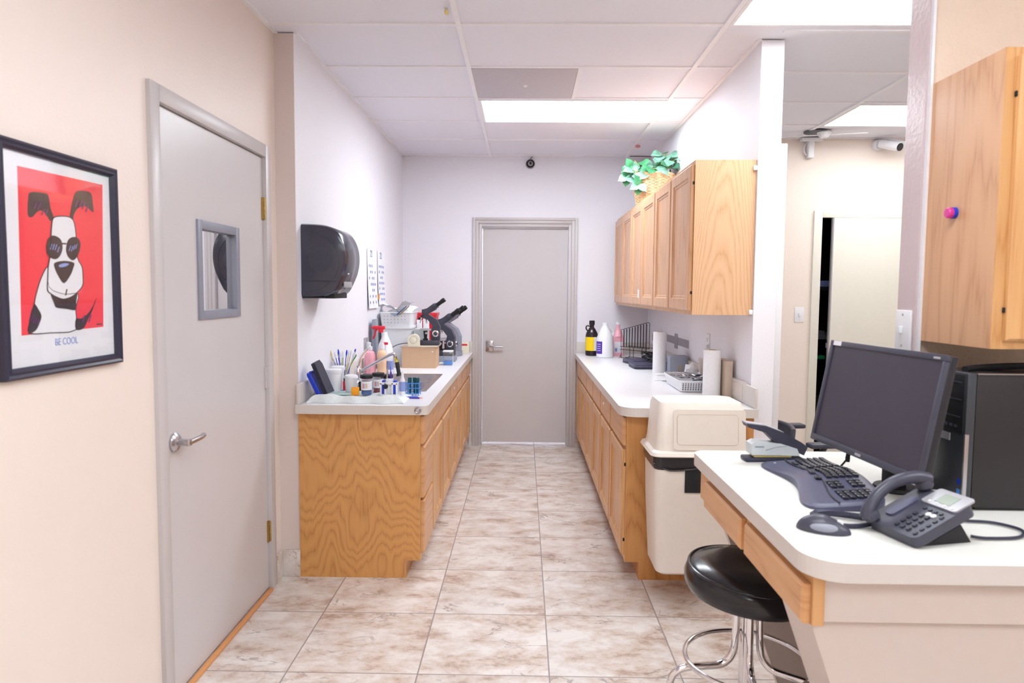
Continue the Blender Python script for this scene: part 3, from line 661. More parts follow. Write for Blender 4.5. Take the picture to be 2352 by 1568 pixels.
# beaker of swabs and brushes
bk = thing('swab_cup', 'clear cup holding blue, cream and green swab sticks', 'cup', (-1.04, 4.0, TZ), group=None)
g = G(); g.lathe([(.034, .0), (.036, .002), (.042, .1), (.0405, .1), (.034, .005), (.0001, .004)], 28).build('beaker', 'clear', bk)
cols = ['blue', 'pencil', 'blue', 'pencil', 'blue', 'blue', 'blue', 'pencil', 'green', 'blue', 'pencil', 'kraft', 'blue', 'paper', 'pencil', 'green']
random.seed(11)
for i, c in enumerate(cols):
    a = -1.0+2.0*i/(len(cols)-1); th = a*.5; L = .205+random.uniform(-.015, .018); off = random.uniform(-.012, .012)
    b0 = Vector((a*.012, off, .007)); d = Vector((math.sin(th), random.uniform(-.08, .08), math.cos(th)))
    if b0.x+d.x*.1/d.z > .037: b0.x = .037-d.x*.1/d.z
    if b0.x+d.x*.1/d.z < -.037: b0.x = -.037-d.x*.1/d.z
    g = G(); g.cyl(b0, b0+d*L*.82, .0024, n=8)
    st = thing('swab_stick', '%s swab stick, %s in the clear cup of swabs' % ({'blue': 'blue', 'pencil': 'cream', 'green': 'green', 'kraft': 'brown', 'paper': 'white'}[c], ['leaning far left', 'leaning left', 'second from the left', 'third from the left', 'left of the middle', 'just left of centre', 'upright at the centre', 'upright behind the centre', 'just right of centre', 'tallest, right of centre', 'right of the middle', 'third from the right', 'leaning right', 'second from the right', 'near the right edge', 'leaning far right'][i]), 'swab', (-1.04, 4.0, TZ+.004), group='swab sticks in the clear cup')
    g.build('stick', c, st)
    G().lathe([(.0001, 0), (.0035, .006), (.005, .02), (.004, .034), (.0001, .04)], 10, b0+d*L*.8, d).build('bristle_tip', 'tape2' if i % 3 else c, st)
cc = thing('clear_canister', 'tall clear canister behind the swab sticks', 'canister', (-1.045, 3.88, TZ))
G().lathe([(.03, 0), (.032, .002), (.032, .15), (.0305, .15), (.0305, .004), (.0001, .004)], 24).build('wall', 'clear', cc)
# stain jars
def jar(x, y, label, liq, pap, s=1, z=TT):
    t = thing('stain_jar', label, 'jar', (x, y, z), group='black-lidded stain jars on the towel')
    G().lathe([(.0265*s, 0), (.027*s, .003), (.027*s, .078), (.022*s, .084), (.022*s, .086)], 28).build('glass', 'clear', t)
    G().lathe([(.0255*s, .002), (.0255*s, .022), (.0001, .022)], 28).build('liquid', liq, t)
    G().lathe([(.0278*s, .026), (.0278*s, .07)], 28).build('label', pap, t)
    G().lathe([(.032*s, .085), (.033*s, .088), (.033*s, .1), (.031*s, .103), (.0001, .103)], 28).build('lid', 'blackm', t)
    for k in range(3):
        G().box(-.012+k*.009, -.0288*s, .035, -.008+k*.009, -.0283*s, .06).build('label_print', ('red', 'inkblue', 'orange')[k], t)
M['blueliq'] = mat('dark_blue_stain', (60, 90, 150), .2); M['redliq'] = mat('dark_red_stain', (150, 50, 60), .2); M['violiq'] = mat('violet_stain', (110, 60, 160), .2)
jar(-.805, 3.565, 'nearest stain jar with a black lid and blue stain', 'blueliq', 'paper')
jar(-.762, 3.652, 'stain jar with a black lid and red stain, behind the blue one', 'redliq', 'paper')
jar(-.735, 3.742, 'farthest stain jar, with violet stain, closest to the sink', 'violiq', 'purple', z=TZ)
og = G().box(-.02, -.006, 0, .02, .006, .042, b=.003); tag(og.build('orange_packet', 'orange', loc=(-.858, 3.545, TT-.001), rot=(0, 0, .3)), 'small orange packet standing beside the nearest stain jar', 'packet')
for (x, y, zz, c, lab) in ((-.94, 3.66, TC, 'red', 'small vial with a red band between the two white cups'), (-.865, 3.69, TT, 'blackm', 'short black cap lying behind the orange packet'), (-.98, 3.78, TZ, 'skyblue', 'small bottle with a bright blue base behind the domed cup')):
    v = thing('vial', lab, 'vial', (x, y, zz)); G().lathe([(.011, 0), (.011, .045), (.007, .052)], 18).build('body', c, v); G().lathe([(.008, .052), (.008, .066), (.0001, .067)], 18).build('cap', 'teal' if c == 'red' else 'white', v)
# white rack with black knob, pens and tubes
rk = thing('staining_rack', 'white upright rack with a black knob, holding blue slides and tubes', 'rack', (-.682, 3.55, TT))
g = G().box(-.045, -.03, 0, .045, .03, .008, b=.002)
for x in (-.04, -.018, .018, .04): g.box(x-.004, -.03, .008, x+.004, .03, .066, b=.001)
g.box(-.018, -.012, .008, .018, .012, .085, b=.002).box(-.045, -.03, .058, .045, -.024, .07, b=.001); g.build('frame', 'white', rk)
G().lathe([(.004, 0), (.0045, .006), (.0115, .008), (.012, .016), (.008, .02), (.0001, .021)], 22, (-.012, -.03, .05), (0, -1, 0)).build('knob', 'blackm', rk)
for k, x in enumerate((-.029, .029)): G().box(x-.0065, -.02, .01, x+.0065, .02, .078).build('slide_block', 'blue', rk)
for i, (x, y, c, h, lab) in enumerate(((-.70, 3.555, 'steel', .15, 'metal forceps standing in the white rack'), (-.672, 3.56, 'purple', .14, 'dark purple pen standing in the white rack'))):
    g = G().cyl((0, 0, .0), (.006*(1-2*i), .0, h-.03), .0045, n=10).cyl((.006*(1-2*i), 0, h-.03), (.007*(1-2*i), 0, h), .003, .001, n=10)
    tag(g.build('rack_tool', c, loc=(x, y, TT+.0085)), lab, 'tool')
bo = thing('dropper_bottle', 'slim white dropper bottle with pale blue label at the right of the rack', 'bottle', (-.618, 3.56, TT))
G().lathe([(.0135, 0), (.014, .003), (.014, .075), (.008, .09), (.006, .1)], 20).build('body', 'white', bo); G().lathe([(.007, .1), (.007, .108), (.002, .128), (.0001, .129)], 16).build('nozzle', 'white', bo)
G().lathe([(.01435, .02), (.01435, .07)], 20).build('label', 'inkblue', bo)
br = thing('tube_rack', 'small bright blue wire rack with teal caps beside the sink', 'rack', (-.585, 3.70, TZ))
g = G()
for z in (.012, .04, .066): g.tube([(-.035, -.03, z), (.035, -.03, z), (.035, .03, z), (-.035, .03, z)], .0028, 8, closed=True)
for k in range(5): g.cyl((-.035+.0175*k, -.03, 0), (-.035+.0175*k, -.03, .068), .0018, n=8); g.cyl((-.035+.0175*k, .03, 0), (-.035+.0175*k, .03, .068), .0018, n=8)
g.build('frame', 'skyblue', br)
for (x, y) in ((-.018, 0), (.008, .005), (.024, -.008)): G().lathe([(.008, .01), (.008, .07), (.0105, .072), (.0105, .094), (.0001, .095)], 16, (x, y, 0)).build('capped_tube', 'teal', br)
for i, (x, y, c, a, lab) in enumerate(((-.585, 3.60, 'skyblue', .12, 'blue pen lying near the edge of the left worktop'), (-.572, 3.575, 'purple', -.06, 'purple pen lying in front of the blue pen'))):
    pn = thing('pen', lab, 'pen', (x, y, TZ+.0047), a); G().cyl((-.045, 0, 0), (.04, 0, 0), .0045, n=12).build('barrel', c, pn); G().cyl((.04, 0, 0), (.058, 0, 0), .0045, .001, n=12).build('tip', 'pinkpad' if c == 'purple' else 'paper', pn)
# soap bottles
def bottle(x, y, prof, m, label, cap, capm, lab=None, z=TZ, cat='bottle', name='bottle', n=28, sc=(1, 1)):
    t = thing(name, label, cat, (x, y, z))
    s_ = G().lathe(prof, n); s_.xf(Matrix.Diagonal((sc[0], sc[1], 1, 1))); s_.build('body', m, t)
    if cap: G().lathe(cap, 20).build('cap', capm, t)
    if lab:
        q = G(); r, z0, z1, a0, a1, lm = lab
        vs = []; K = 10
        for zz in (z0, z1):
            for k in range(K+1): a = a0+(a1-a0)*k/K; vs.append((r*sc[0]*math.cos(a), r*sc[1]*math.sin(a), zz))
        q.add(vs, [(k, k+1, K+2+k, K+1+k) for k in range(K)]); q.build('label', lm, t)
    return t
pk = bottle(-1.035, 4.70, [(.036, 0), (.038, .004), (.038, .115), (.03, .14), (.015, .15), (.014, .158)], 'pinkliq', 'pink liquid soap bottle with a white pump behind the faucet', [(.016, .156), (.016, .178), (.006, .18), (.006, .2), (.0001, .201)], 'white')
G().box(-.006, -.03, .195, .006, .012, .206, b=.003).build('pump_spout', 'white', pk)
bottle(-.958, 4.71, [(.03, 0), (.032, .004), (.032, .13), (.024, .15), (.016, .156), (.016, .16)], 'peachliq', 'pale peach bottle with a white cap beside the pink soap', [(.018, .158), (.018, .2), (.0001, .201)], 'white')
bottle(-.905, 4.74, [(.028, 0), (.029, .003), (.029, .1), (.012, .115)], 'clear', 'squat clear bottle with blue print beside the peach bottle', [(.014, .113), (.014, .128), (.0001, .129)], 'blackm', (.0295, .02, .08, -2.6, -.6, 'inkblue'))
# white step bin with basket on it
bn = thing('storage_bin', 'tall white plastic storage bin at the back of the left worktop', 'bin', (-.962, 5.42, TZ))
g = G(); g.prism(rrect(-.115, -.16, .115, .16, .02, 4), 0, .285).prism(rrect(-.122, -.167, .122, .167, .024, 4), .27, .29); g.build('body', 'white', bn)
G().box(.1155, -.12, .02, .118, .12, .25).build('side_panel', 'greyplastic', bn)
bs = thing('perforated_basket', 'white perforated basket stacked on the white storage bin', 'basket', (-.962, 5.41, TZ+.2905))
g = G(); g.prism(rrect(-.11, -.15, .11, .15, .02, 4), 0, .004)
A = rrect(-.11, -.15, .11, .15, .02, 4); B = rrect(-.122, -.162, .122, .162, .024, 4); n = len(A)
g.add([(u, v, 0) for u, v in A]+[(u, v, .1) for u, v in B], [(i, (i+1) % n, (i+1) % n+n, i+n) for i in range(n)]); g.build('shell', 'white', bs, ang=50)
G().tube([(u, v, .1) for u, v in B], .004, 8, closed=True).build('rim', 'white', bs)
g = G()
for r in range(3):
    for k in range(7-(r == 0)*2):
        x = -.085+.026*k; z = .025+.025*r
        g.lathe([(.0035, 0), (.0035, .0015)], 10, (x, -.1535-.012*z/.1*1.0, z), (0, -1, 0))
g.build('holes', 'bluegrey', bs)
g = G(); g.prism([(.04*math.cos(a), .1+.022*math.sin(a)) for a in [PI+PI*k/12 for k in range(13)]], -.1655, -.1625, 'y'); g.build('handle_cutout', 'bluegrey', bs)
random.seed(5)
for k, (x, y, z, a, b) in enumerate(((-1.0, 5.42, 1.277, .5, .35), (-.94, 5.38, 1.285, -.4, -.5), (-.91, 5.44, 1.265, .9, -.3))):
    g = G(); n = 6; vs = [(-.09+.18*i/n, -.06+.12*j/n, .012*math.sin(i*1.3+k)*math.cos(j*1.1)) for j in range(n+1) for i in range(n+1)]
    g.add(vs, [(j*(n+1)+i, j*(n+1)+i+1, (j+1)*(n+1)+i+1, (j+1)*(n+1)+i) for j in range(n) for i in range(n)])
    m2 = [(v[0], v[1], v[2]-.002) for v in vs]; g.add(m2, [(j*(n+1)+i, (j+1)*(n+1)+i, (j+1)*(n+1)+i+1, j*(n+1)+i+1) for j in range(n) for i in range(n)])
    tag(g.build('crumpled_paper', 'paper', loc=(x, y, z+.015), rot=(.2*a, b, a)), ['crumpled white paper in the left of the perforated basket', 'crumpled white paper sloping down the right of the perforated basket', 'crumpled white paper at the back of the perforated basket'][k], 'paper', group='papers in the perforated basket')
for k, (dx, c, lab) in enumerate(((0, 'blueliq', 'dark blue pen sticking out of the perforated basket'), (.02, 'brass', 'brown pencil sticking out of the perforated basket'))):
    tag(G().cyl((0, 0, 0), (.075, 0, .065), .004, .003, n=10).build('pen', c, loc=(-.95+dx, 5.235, 1.25)), lab, 'pen')
# grey divider and boxes behind
tag(G().box(-.01, -.06, 0, .01, .06, .35, b=.002).build('grey_board', 'bluegrey', loc=(-1.07, 5.03, TZ)), 'tall narrow grey board standing against the wall left of the white bin', 'board')
# spray bottle
sp = thing('spray_bottle', 'white spray bottle with a red trigger in front of the white bin', 'spray bottle', (-.985, 4.965, TZ))
G().lathe([(.05, 0), (.055, .008), (.056, .12), (.05, .16), (.028, .215), (.018, .24), (.016, .262)], 30).build('body', 'white', sp)
g = G().lathe([(.018, .258), (.018, .28), (.0001, .282)], 20).box(-.055, -.012, .28, .03, .012, .305, b=.005).box(-.07, -.006, .287, -.055, .006, .3, b=.002).tube([(-.025, 0, .285), (-.04, 0, .262), (-.044, 0, .235), (-.058, 0, .215)], .0065, 8, smooth=3)
g.xf(Matrix.Translation((-.03, 0, 0))); g.build('trigger_head', 'red', sp)
G().box(-.0, -.057, .175, .03, -.045, .192, b=.002).build('red_mark', 'red', sp)
# red sharps container
sh = thing('sharps_container', 'red sharps container half hidden behind the microscopes', 'container', (-.88, 5.95, TZ))
g = G(); A = rrect(-.11, -.08, .11, .08, .02, 4); B = rrect(-.15, -.1, .15, .1, .02, 4); n = len(A)
g.add([(u, v, 0) for u, v in A]+[(u, v, .35) for u, v in B], [tuple(range(n))[::-1], tuple(range(n, 2*n))]+[(i, (i+1) % n, (i+1) % n+n, i+n) for i in range(n)]); g.build('body', 'red', sh)
G().prism(rrect(-.155, -.105, .155, .105, .02, 4), .35, .372).build('lid', 'red', sh)
ws = thing('wash_bottle', 'small square white bottle with a black cap near the perforated basket', 'bottle', (-.815, 5.48, TZ)); G().box(-.02, -.02, 0, .02, .02, .33, b=.004).build('body', 'white', ws); G().lathe([(.012, .33), (.012, .348), (.0001, .349)], 16).build('cap', 'blackm', ws)
ws = thing('wash_bottle', 'small white bottle with a green cap left of the first microscope', 'bottle', (-.765, 5.50, TZ)); G().box(-.022, -.02, 0, .022, .02, .34, b=.005).build('body', 'white', ws); G().lathe([(.018, .34), (.018, .356), (.0001, .357)], 16).build('cap', 'green', ws)
g = G().lathe([(.006, 0), (.007, .05), (.004, .08)], 12); tag(g.build('purple_vial', 'magenta', loc=(-.857, 5.30, TZ+.2905)), 'thin purple vial standing on the bin right of the basket', 'vial')
tag(G().prism(rrect(-.05, -.08, .05, .08, .015, 4), 0, .27).build('white_carton', 'greyplastic', loc=(-.775, 5.32, TZ)), 'pale grey carton between the white bin and the cardboard box', 'carton')

# cardboard box, timer
bx = thing('cardboard_box', 'plain brown cardboard box carrying a microscope and a timer', 'box', (-.752, 5.06, TZ))
G().box(-.122, -.05, 0, .122, .17, .15).build('body', 'card', bx); G().box(-.133, -.055, .15, .133, .175, .158, b=.002).build('lid_flaps', 'kraft', bx)
G().lathe([(.005, 0), (.005, .001)], 12, (.1, -.0503, .12), (0, -1, 0)).build('white_spot', 'paper', bx)
BT = TZ+.1585
tm = thing('timer', 'ivory dial timer with a rounded top standing on the cardboard box', 'timer', (-.79, 5.035, BT))
P = [(-.042, 0), (.042, 0), (.042, .045)]+[(.042*math.cos(a), .045+.042*math.sin(a)) for a in [PI*k/16 for k in range(1, 16)]]+[(-.042, .045)]
G().prism(P, -.02, .02, 'y').build('body', 'ivory', tm)
g = G()
for k in range(12): a = PI*2*k/12; g.box(.026*math.cos(a)-.0015, -.0212, .045+.026*math.sin(a)-.0025, .026*math.cos(a)+.0015, -.02, .045+.026*math.sin(a)+.0025)
g.build('dial_marks', 'black', tm); G().lathe([(.014, 0), (.013, .006), (.0001, .007)], 24, (0, -.02, .045), (0, -1, 0)).build('dial_knob', 'ivory', tm)
tag(G().tube([(0, 0, 0), (-.045, -.02, -.004), (-.09, -.05, -.02), (-.13, -.08, -.055), (-.155, -.1, -.09), (-.158, -.12, -.115), (-.155, -.15, -.1452)], .0028, 8, smooth=5).build('power_cord', 'navy', loc=(-.835, 5.035, BT+.02)), 'dark cord hanging from the timer in front of the white bin', 'cord')

# microscopes
def scope(x, y, z, rot, label, m='black', s=1.0, head=True, two=False):
    t = thing('microscope', label, 'microscope', (x, y, z), rot, group='microscopes on the left worktop'); 
    t.scale = (s, s, s)
    # local: eyepieces lean to +x, stage on -x side
    G().box(-.10, -.06, 0, .085, .06, .045, b=.006).build('base', m, t)
    a = G(); a.prism([(.01, .045), (.09, .045), (.092, .17), (.062, .235), (-.02, .288), (-.07, .288), (-.07, .252), (-.02, .232), (.022, .18), (.01, .12)], -.028, .028, 'y'); a.build('arm', m, t, ang=18)
    G().box(-.1, -.055, .135, .012, .055, .148, b=.002).box(-.09, -.02, .148, -.01, .02, .152).build('stage', 'lgrey', t)
    G().cyl((-.045, 0, .045), (-.045, 0, .06), .024).cyl((-.045, 0, .06), (-.045, 0, .13), .014, .02).build('condenser', 'black', t)
    for sd in (-1, 1):
        k = G().lathe([(.03, 0), (.03, .008), (.023, .01), (.022, .018), (.0001, .019)], 24, (.052, sd*.028, .108), (0, sd, 0)); k.build('focus_knob', 'chrome', t)
        G().lathe([(.018, .019), (.013, .026), (.0001, .027)], 20, (.052, sd*.028, .108), (0, sd, 0)).build('fine_knob', 'smoke2', t)
    G().lathe([(.01, 0), (.01, .006), (.0001, .007)], 18, (-.03, -.055, .112), (0, -1, 0)).build('stage_knob', 'lgrey', t)
    G().lathe([(.0001, -.012), (.022, -.006), (.028, .0), (.03, .016)], 24, (-.062, 0, .262), (-.25, 0, 1)).build('nosepiece', 'black', t)
    for q, (dx, dy) in enumerate(((-.014, 0), (.012, .012), (.012, -.014))):
        G().cyl((-.062+dx, dy, .258), (-.062+dx*2.2, dy*2, .215-.004*q), .009, .006, n=14).cyl((-.062+dx*2.2, dy*2, .215-.004*q), (-.062+dx*2.4, dy*2.2, .203-.004*q), .004, n=12).build('objective', 'chrome', t)
    hd = G(); hd.cyl((-.045, 0, .285), (-.045, 0, .328), .032, .032).prism([(-.075, .325), (-.075, .29), (-.01, .29), (.06, .33), (.035, .385), (-.025, .34)], -.03, .03, 'y'); hd.build('head', m, t)
    for yy in ((-.027, .027)):
        d = Vector((.8, 0, .6)).normalized(); p = Vector((.035, yy, .348))
        G().cyl(p, p+d*.03, .023).cyl(p+d*.03, p+d*.034, .025).build('prism_tube', m, t)
        G().cyl(p+d*.03, p+d*.085, .0165).cyl(p+d*.085, p+d*.12, .019).build('eyepiece', 'blackm', t)
    return t
scope(-.685, 5.14, BT, 0, 'black microscope standing on the cardboard box', 'smoke2', .8)
scope(-.62, 5.56, TZ+.045, -.15, 'black microscope just behind the one on the box', 'smoke2', .87)
g = G().box(-.09, -.085, 0, .085, .085, .0425, b=.003); tag(g.build('microscope_stand', 'bluegrey', loc=(-.62, 5.56, TZ)), 'low grey stand under the second microscope', 'stand')
scope(-.625, 6.03, TZ, -.35, 'paler microscope farthest along the left worktop', 'bluegrey', 1.0)
tr = thing('slide_box', 'clear slide box with blue bits beside the cardboard box', 'box', (-.565, 5.26, TZ))
G().box(-.035, -.05, 0, .035, .05, .1, b=.003).build('shell', 'clear', tr); G().box(-.03, -.045, .004, .03, .045, .03, b=.002).build('blue_filling', 'skyblue', tr); G().box(-.037, -.052, .1, .037, .052, .108, b=.002).build('lid', 'white', tr)
cx = thing('small_carton', 'cream carton with a red stripe at the far end of the left worktop', 'carton', (-.53, 6.3, TZ)); G().box(-.045, -.06, 0, .045, .06, .1, b=.002).build('body', 'ivory', cx); G().box(-.045, -.0605, .07, .03, -.06, .085).build('red_stripe', 'red', cx)

# ================================================================== END WALL / CEILING THINGS
cm = thing('dome_camera', 'small round black camera on the end wall under the ceiling', 'camera', (.052, YE, 2.575))
G().lathe([(.042, 0), (.042, .02), (.038, .028)], 28, (0, 0, 0), (0, -1, 0)).build('mount', 'lgrey', cm)
G().tube([(.03*math.cos(a), -.04, .03*math.sin(a)) for a in [2*PI*k/24 for k in range(24)]], .008, 8, closed=True).build('ring', 'blackm', cm)
G().sphere((0, -.03, 0), .026).build('eye', 'lgrey', cm); G().sphere((0, -.052, 0), .012).build('lens', 'black', cm)
G().tube([(0, -.01, .04), (.005, -.012, .055), (.02, -.006, .068)], .003, 6).build('cable', 'smoke2', cm)
tag(G().sphere((0, 0, -.012), .022, (1, .8, .55)).build('pink_tag', 'pinkpad', loc=(.93, 5.87, H-.004)), 'small crumpled pink tag hanging at the ceiling bar above the ivy', 'tag')
tag(G().sphere((0, 0, -.008), .012, (.8, 2.2, .6)).build('tan_tag', 'pencil', loc=(-.345, 3.12, H-.003)), 'small yellowish scrap hanging from the ceiling bar', 'tag')
tag(G().box(-.1, -.012, -.003, .09, .012, 0).build('ceiling_slot', 'closet', loc=(1.04, YE-.045, H-.0002)), 'narrow dark slot in the ceiling edge behind the ivy', 'slot')

# plant in wicker basket on the wall cabinets
pt = thing('wicker_basket', 'round wicker basket with a hoop handle on top of the wall cabinets', 'basket', (.965, 5.35, 2.0805))
g = G(); R0, R1, HH = .115, .155, .22
random.seed(9)
for k in range(22):
    z = .005+HH*k/21; r = R0+(R1-R0)*k/21
    g.tube([((r+.004*(-1)**(j+k))*math.cos(2*PI*j/36), (r+.004*(-1)**(j+k))*math.sin(2*PI*j/36), z) for j in range(36)], .0052, 6, closed=True)
g.build('weave', 'wicker', pt)
g = G()
for j in range(18): a = 2*PI*j/18; g.cyl((R0*math.cos(a), R0*math.sin(a), 0), (R1*math.cos(a), R1*math.sin(a), HH), .004, n=6)
g.lathe([(.0001, 0), (R0, 0), (R0, .004)], 24).build('ribs', 'wicker', pt)
G().tube([(R1*math.cos(2*PI*j/36), R1*math.sin(2*PI*j/36), HH+.005) for j in range(36)], .009, 8, closed=True).build('rim', 'wicker', pt)
iv = thing('artificial_ivy', 'bunch of variegated green ivy leaves filling the wicker basket', 'plant', (.965, 5.35, 2.0805+.18))
g = G(); g.lathe([(.0001, .0), (R1*.86, 0), (R1*.86, .02), (.0001, .035)], 24).build('moss', 'leafc', iv)
LP = [(0, 0), (.28, .1), (.47, .32), (.5, .55), (.34, .8), (.12, .97), (0, 1.12)]
def leaf(m, L, base, d, up, nm='leaf'):
    d = Vector(d).normalized(); up = Vector(up); sd = d.cross(up).normalized(); nn = sd.cross(d).normalized(); g = G()
    vs = []; n = len(LP)
    for i, (w, t) in enumerate(LP):
        bend = -.25*L*t*t
        c = Vector(base)+d*L*t+nn*bend
        vs += [c-sd*w*L*.95-nn*w*L*-.18, c, c+sd*w*L*.95+nn*w*L*.18]
    fs = []
    for i in range(n-1): fs += [(3*i, 3*i+1, 3*i+4, 3*i+3), (3*i+1, 3*i+2, 3*i+5, 3*i+4)]
    g.add(vs, fs); return g.build(nm, m, iv, ang=60)
random.seed(21)
clusters = [((-.14, -.05, .06), 8), ((-.03, -.1, .08), 8), ((.05, -.02, .14), 6), ((-.09, .03, .15), 8), ((.1, -.07, .09), 7), ((.1, .02, .2), 8), ((.14, -.04, .15), 6)]
st = G()
for (c, n) in clusters:
    c = Vector(c); st.tube([(c.x*.3, c.y*.3, .02), (c.x*.7, c.y*.7, c.z*.7), tuple(c)], .0028, 6, smooth=3)
    for k in range(n):
        a = 2*PI*k/n+random.uniform(-.4, .4); el = random.uniform(-.7, .6)
        d = Vector((math.cos(a)*math.cos(el), math.sin(a)*math.cos(el)*.9-.25, math.sin(el)))
        b = c+d*random.uniform(.0, .03); e = b+d*.02; st.tube([tuple(c), tuple(e)], .0015, 5)
        leaf(random.choice(['leafa', 'leafb', 'leafb', 'leafa', 'leafc', 'leafb']), random.uniform(.068, .095), e, d+Vector((0, 0, -.25)), Vector((0, -.75, .65))+Vector((random.uniform(-.4, .4), 0, 0)))
for (x, y, z) in ((-.2, -.06, .03), (-.17, -.02, .1), (-.12, -.12, -.04)):
    st.tube([(x*.4, y*.4, .03), (x*.8, y*.8, z+.05), (x, y, z)], .0025, 6, smooth=3)
    for k in range(4): leaf('leafa' if k % 2 else 'leafb', .07, (x, y, z), (math.cos(k*1.6)*.6-.3, -.3, math.sin(k*1.6)-.3), (0, -.9, .4))
st.build('stems', 'stem', iv)

# ================================================================== RIGHT WORKTOP THINGS
# dark jug, white jug, pink bottle
jg = thing('jug', 'dark amber glass jug with a yellow label at the back of the right worktop', 'jug', (.605, 6.16, TZ))
G().lathe([(.05, 0), (.055, .005), (.056, .17), (.05, .2), (.03, .235), (.019, .25), (.019, .275)], 28).build('body', 'amber', jg)
G().lathe([(.024, .27), (.024, .305), (.02, .308), (.0001, .308)], 22).build('cap', 'blackm', jg)
G().tube([(-.018, -.01, .258), (-.045, -.01, .262), (-.052, -.01, .238), (-.035, -.01, .215)], .006, 8, smooth=4).build('ear_handle', 'amber', jg)
def wraplabel(t, r, z0, z1, a0, a1, m, nm='label'):
    q = G(); K = 12; vs = [(r*math.cos(a0+(a1-a0)*k/K), r*math.sin(a0+(a1-a0)*k/K), z) for z in (z0, z1) for k in range(K+1)]
    q.add(vs, [(k, k+1, K+2+k, K+1+k) for k in range(K)]); return q.build(nm, m, t)
wraplabel(jg, .0568, .045, .165, -2.9, -1.3, 'yellow'); wraplabel(jg, .0568, .045, .165, -1.3, -.5, 'paper', 'white_label')
wj = thing('jug', 'white plastic gallon jug with a purple label on the right worktop', 'jug', (.70, 5.98, TZ))
G().lathe([(.066, 0), (.072, .008), (.072, .155), (.066, .18), (.036, .25), (.022, .272), (.019, .285)], 32).build('body', 'white', wj)
G().lathe([(.022, .28), (.022, .3), (.0001, .301)], 22).build('cap', 'white', wj)
G().tube([(.06, .02, .17), (.075, .025, .215), (.045, .02, .25)], .01, 8, smooth=4).build('grip', 'white', wj)
wraplabel(wj, .0728, .035, .14, -3.0, -2.0, 'purple')
for k in range(4): wraplabel(wj, .0732, .06+.018*k, .064+.018*k, -2.8, -2.2, 'tape2', 'label_line')
pj = thing('bottle', 'clear bottle of pink liquid right of the white jug', 'bottle', (.835, 6.16, TZ))
b = G(); b.prism(rrect(-.048, -.04, .048, .04, .018, 5), 0, .17).lathe([(.048, .17), (.03, .215), (.016, .245), (.015, .285)], 24); b.build('body', 'pinkliq', pj)
G().prism(rrect(-.046, -.038, .046, .038, .017, 5), .003, .165).build('pink_liquid', 'pinkliq', pj)
G().lathe([(.018, .275), (.018, .297), (.0001, .298)], 20).build('cap', 'white', pj)
G().box(-.035, -.0412, .03, .035, -.0403, .125).build('label', 'tape2', pj); G().box(-.03, -.0416, .04, -.01, -.0412, .07).build('label_print', 'inkblue', pj)
# wire rack
wr = thing('wire_rack', 'black wire file rack with a row of tall hoops on the right worktop', 'wire rack', (.93, 5.82, TZ))
N_ = 10; p0 = Vector((-.085, .12, 0)); p1 = Vector((.085, -.12, 0))
for k in range(N_):
    c = p0.lerp(p1, k/(N_-1)); w = .013; h = .245+.07*k/(N_-1); d = Vector((.8, -.1, 0)).normalized()*w
    a_, b_ = c-d, c+d; pts = [a_+Vector((0, 0, .1)), a_+Vector((0, 0, h-.012)), a_+Vector((.003, 0, h-.003)), c+Vector((0, 0, h)), b_+Vector((-.003, 0, h-.003)), b_+Vector((0, 0, h-.012)), b_+Vector((0, 0, .1))]
    G().tube(pts, .0022, 6).build('hoop', 'blackm', wr)
g = G()
for z in (.1, .075, .008): g.tube([p0+Vector((-.02, 0, z)), p1+Vector((.015, 0, z))], .0026, 6)
for z in (.1, .008): g.tube([p0+Vector((.06, .05, z)), p1+Vector((.06, .05, z))], .0026, 6)
for c in (p0, p1, p0.lerp(p1, .5)):
    g.tube([c+Vector((-.01, 0, .1)), c+Vector((-.01, 0, .004)), c+Vector((.07, .05, .004)), c+Vector((.07, .05, .1))], .0026, 6)
g.tube([p0+Vector((-.01, 0, .03)), p0+Vector((-.035, -.05, .004))], .0022, 6); g.build('base_frame', 'blackm', wr)
# laptops with tangled cables
def laptop(x, y, a, label, w=.34, d=.25):
    t = thing('laptop', label, 'laptop', (x, y, TZ+.002), a, group=None)
    G().prism(rrect(-w/2, -d/2, w/2, d/2, .03, 4), 0, .016).build('base', 'navy', t); G().prism(rrect(-w/2, -d/2, w/2, d/2, .03, 4), .0175, .03).build('lid', 'kb', t)
    G().prism(rrect(-w/2+.002, -d/2+.002, w/2-.002, d/2-.002, .03, 4), .0158, .0177).build('silver_seam', 'steel', t); return t
laptop(.955, 5.50, .25, 'closed dark laptop farther back, beside the wire rack', .28, .24); laptop(.955, 5.19, .06, 'closed dark laptop nearer the paper towel roll', .3, .24)
random.seed(13)
for nm, (x, y, z), R, lab in (('cable_coil', (1.0, 5.27, TZ+.036), .07, 'tangled black cables heaped on the nearer laptop'), ('cable_coil', (1.0, 5.53, TZ+.036), .065, 'tangled grey and black cables heaped on the farther laptop')):
    t = thing(nm, lab, 'cable', (x, y, z))
    for q in range(3):
        pts = []
        for k in range(26):
            a = k*.85+q; r = R*(.55+.45*math.sin(k*1.3+q)); pts.append((r*math.cos(a), r*math.sin(a)*.8, .006+.022*(1+math.sin(k*.7+q*2))))
        G().tube(pts, .0038, 6, smooth=3).build('cable', ('blackm', 'smoke2', 'blackm')[q], t)
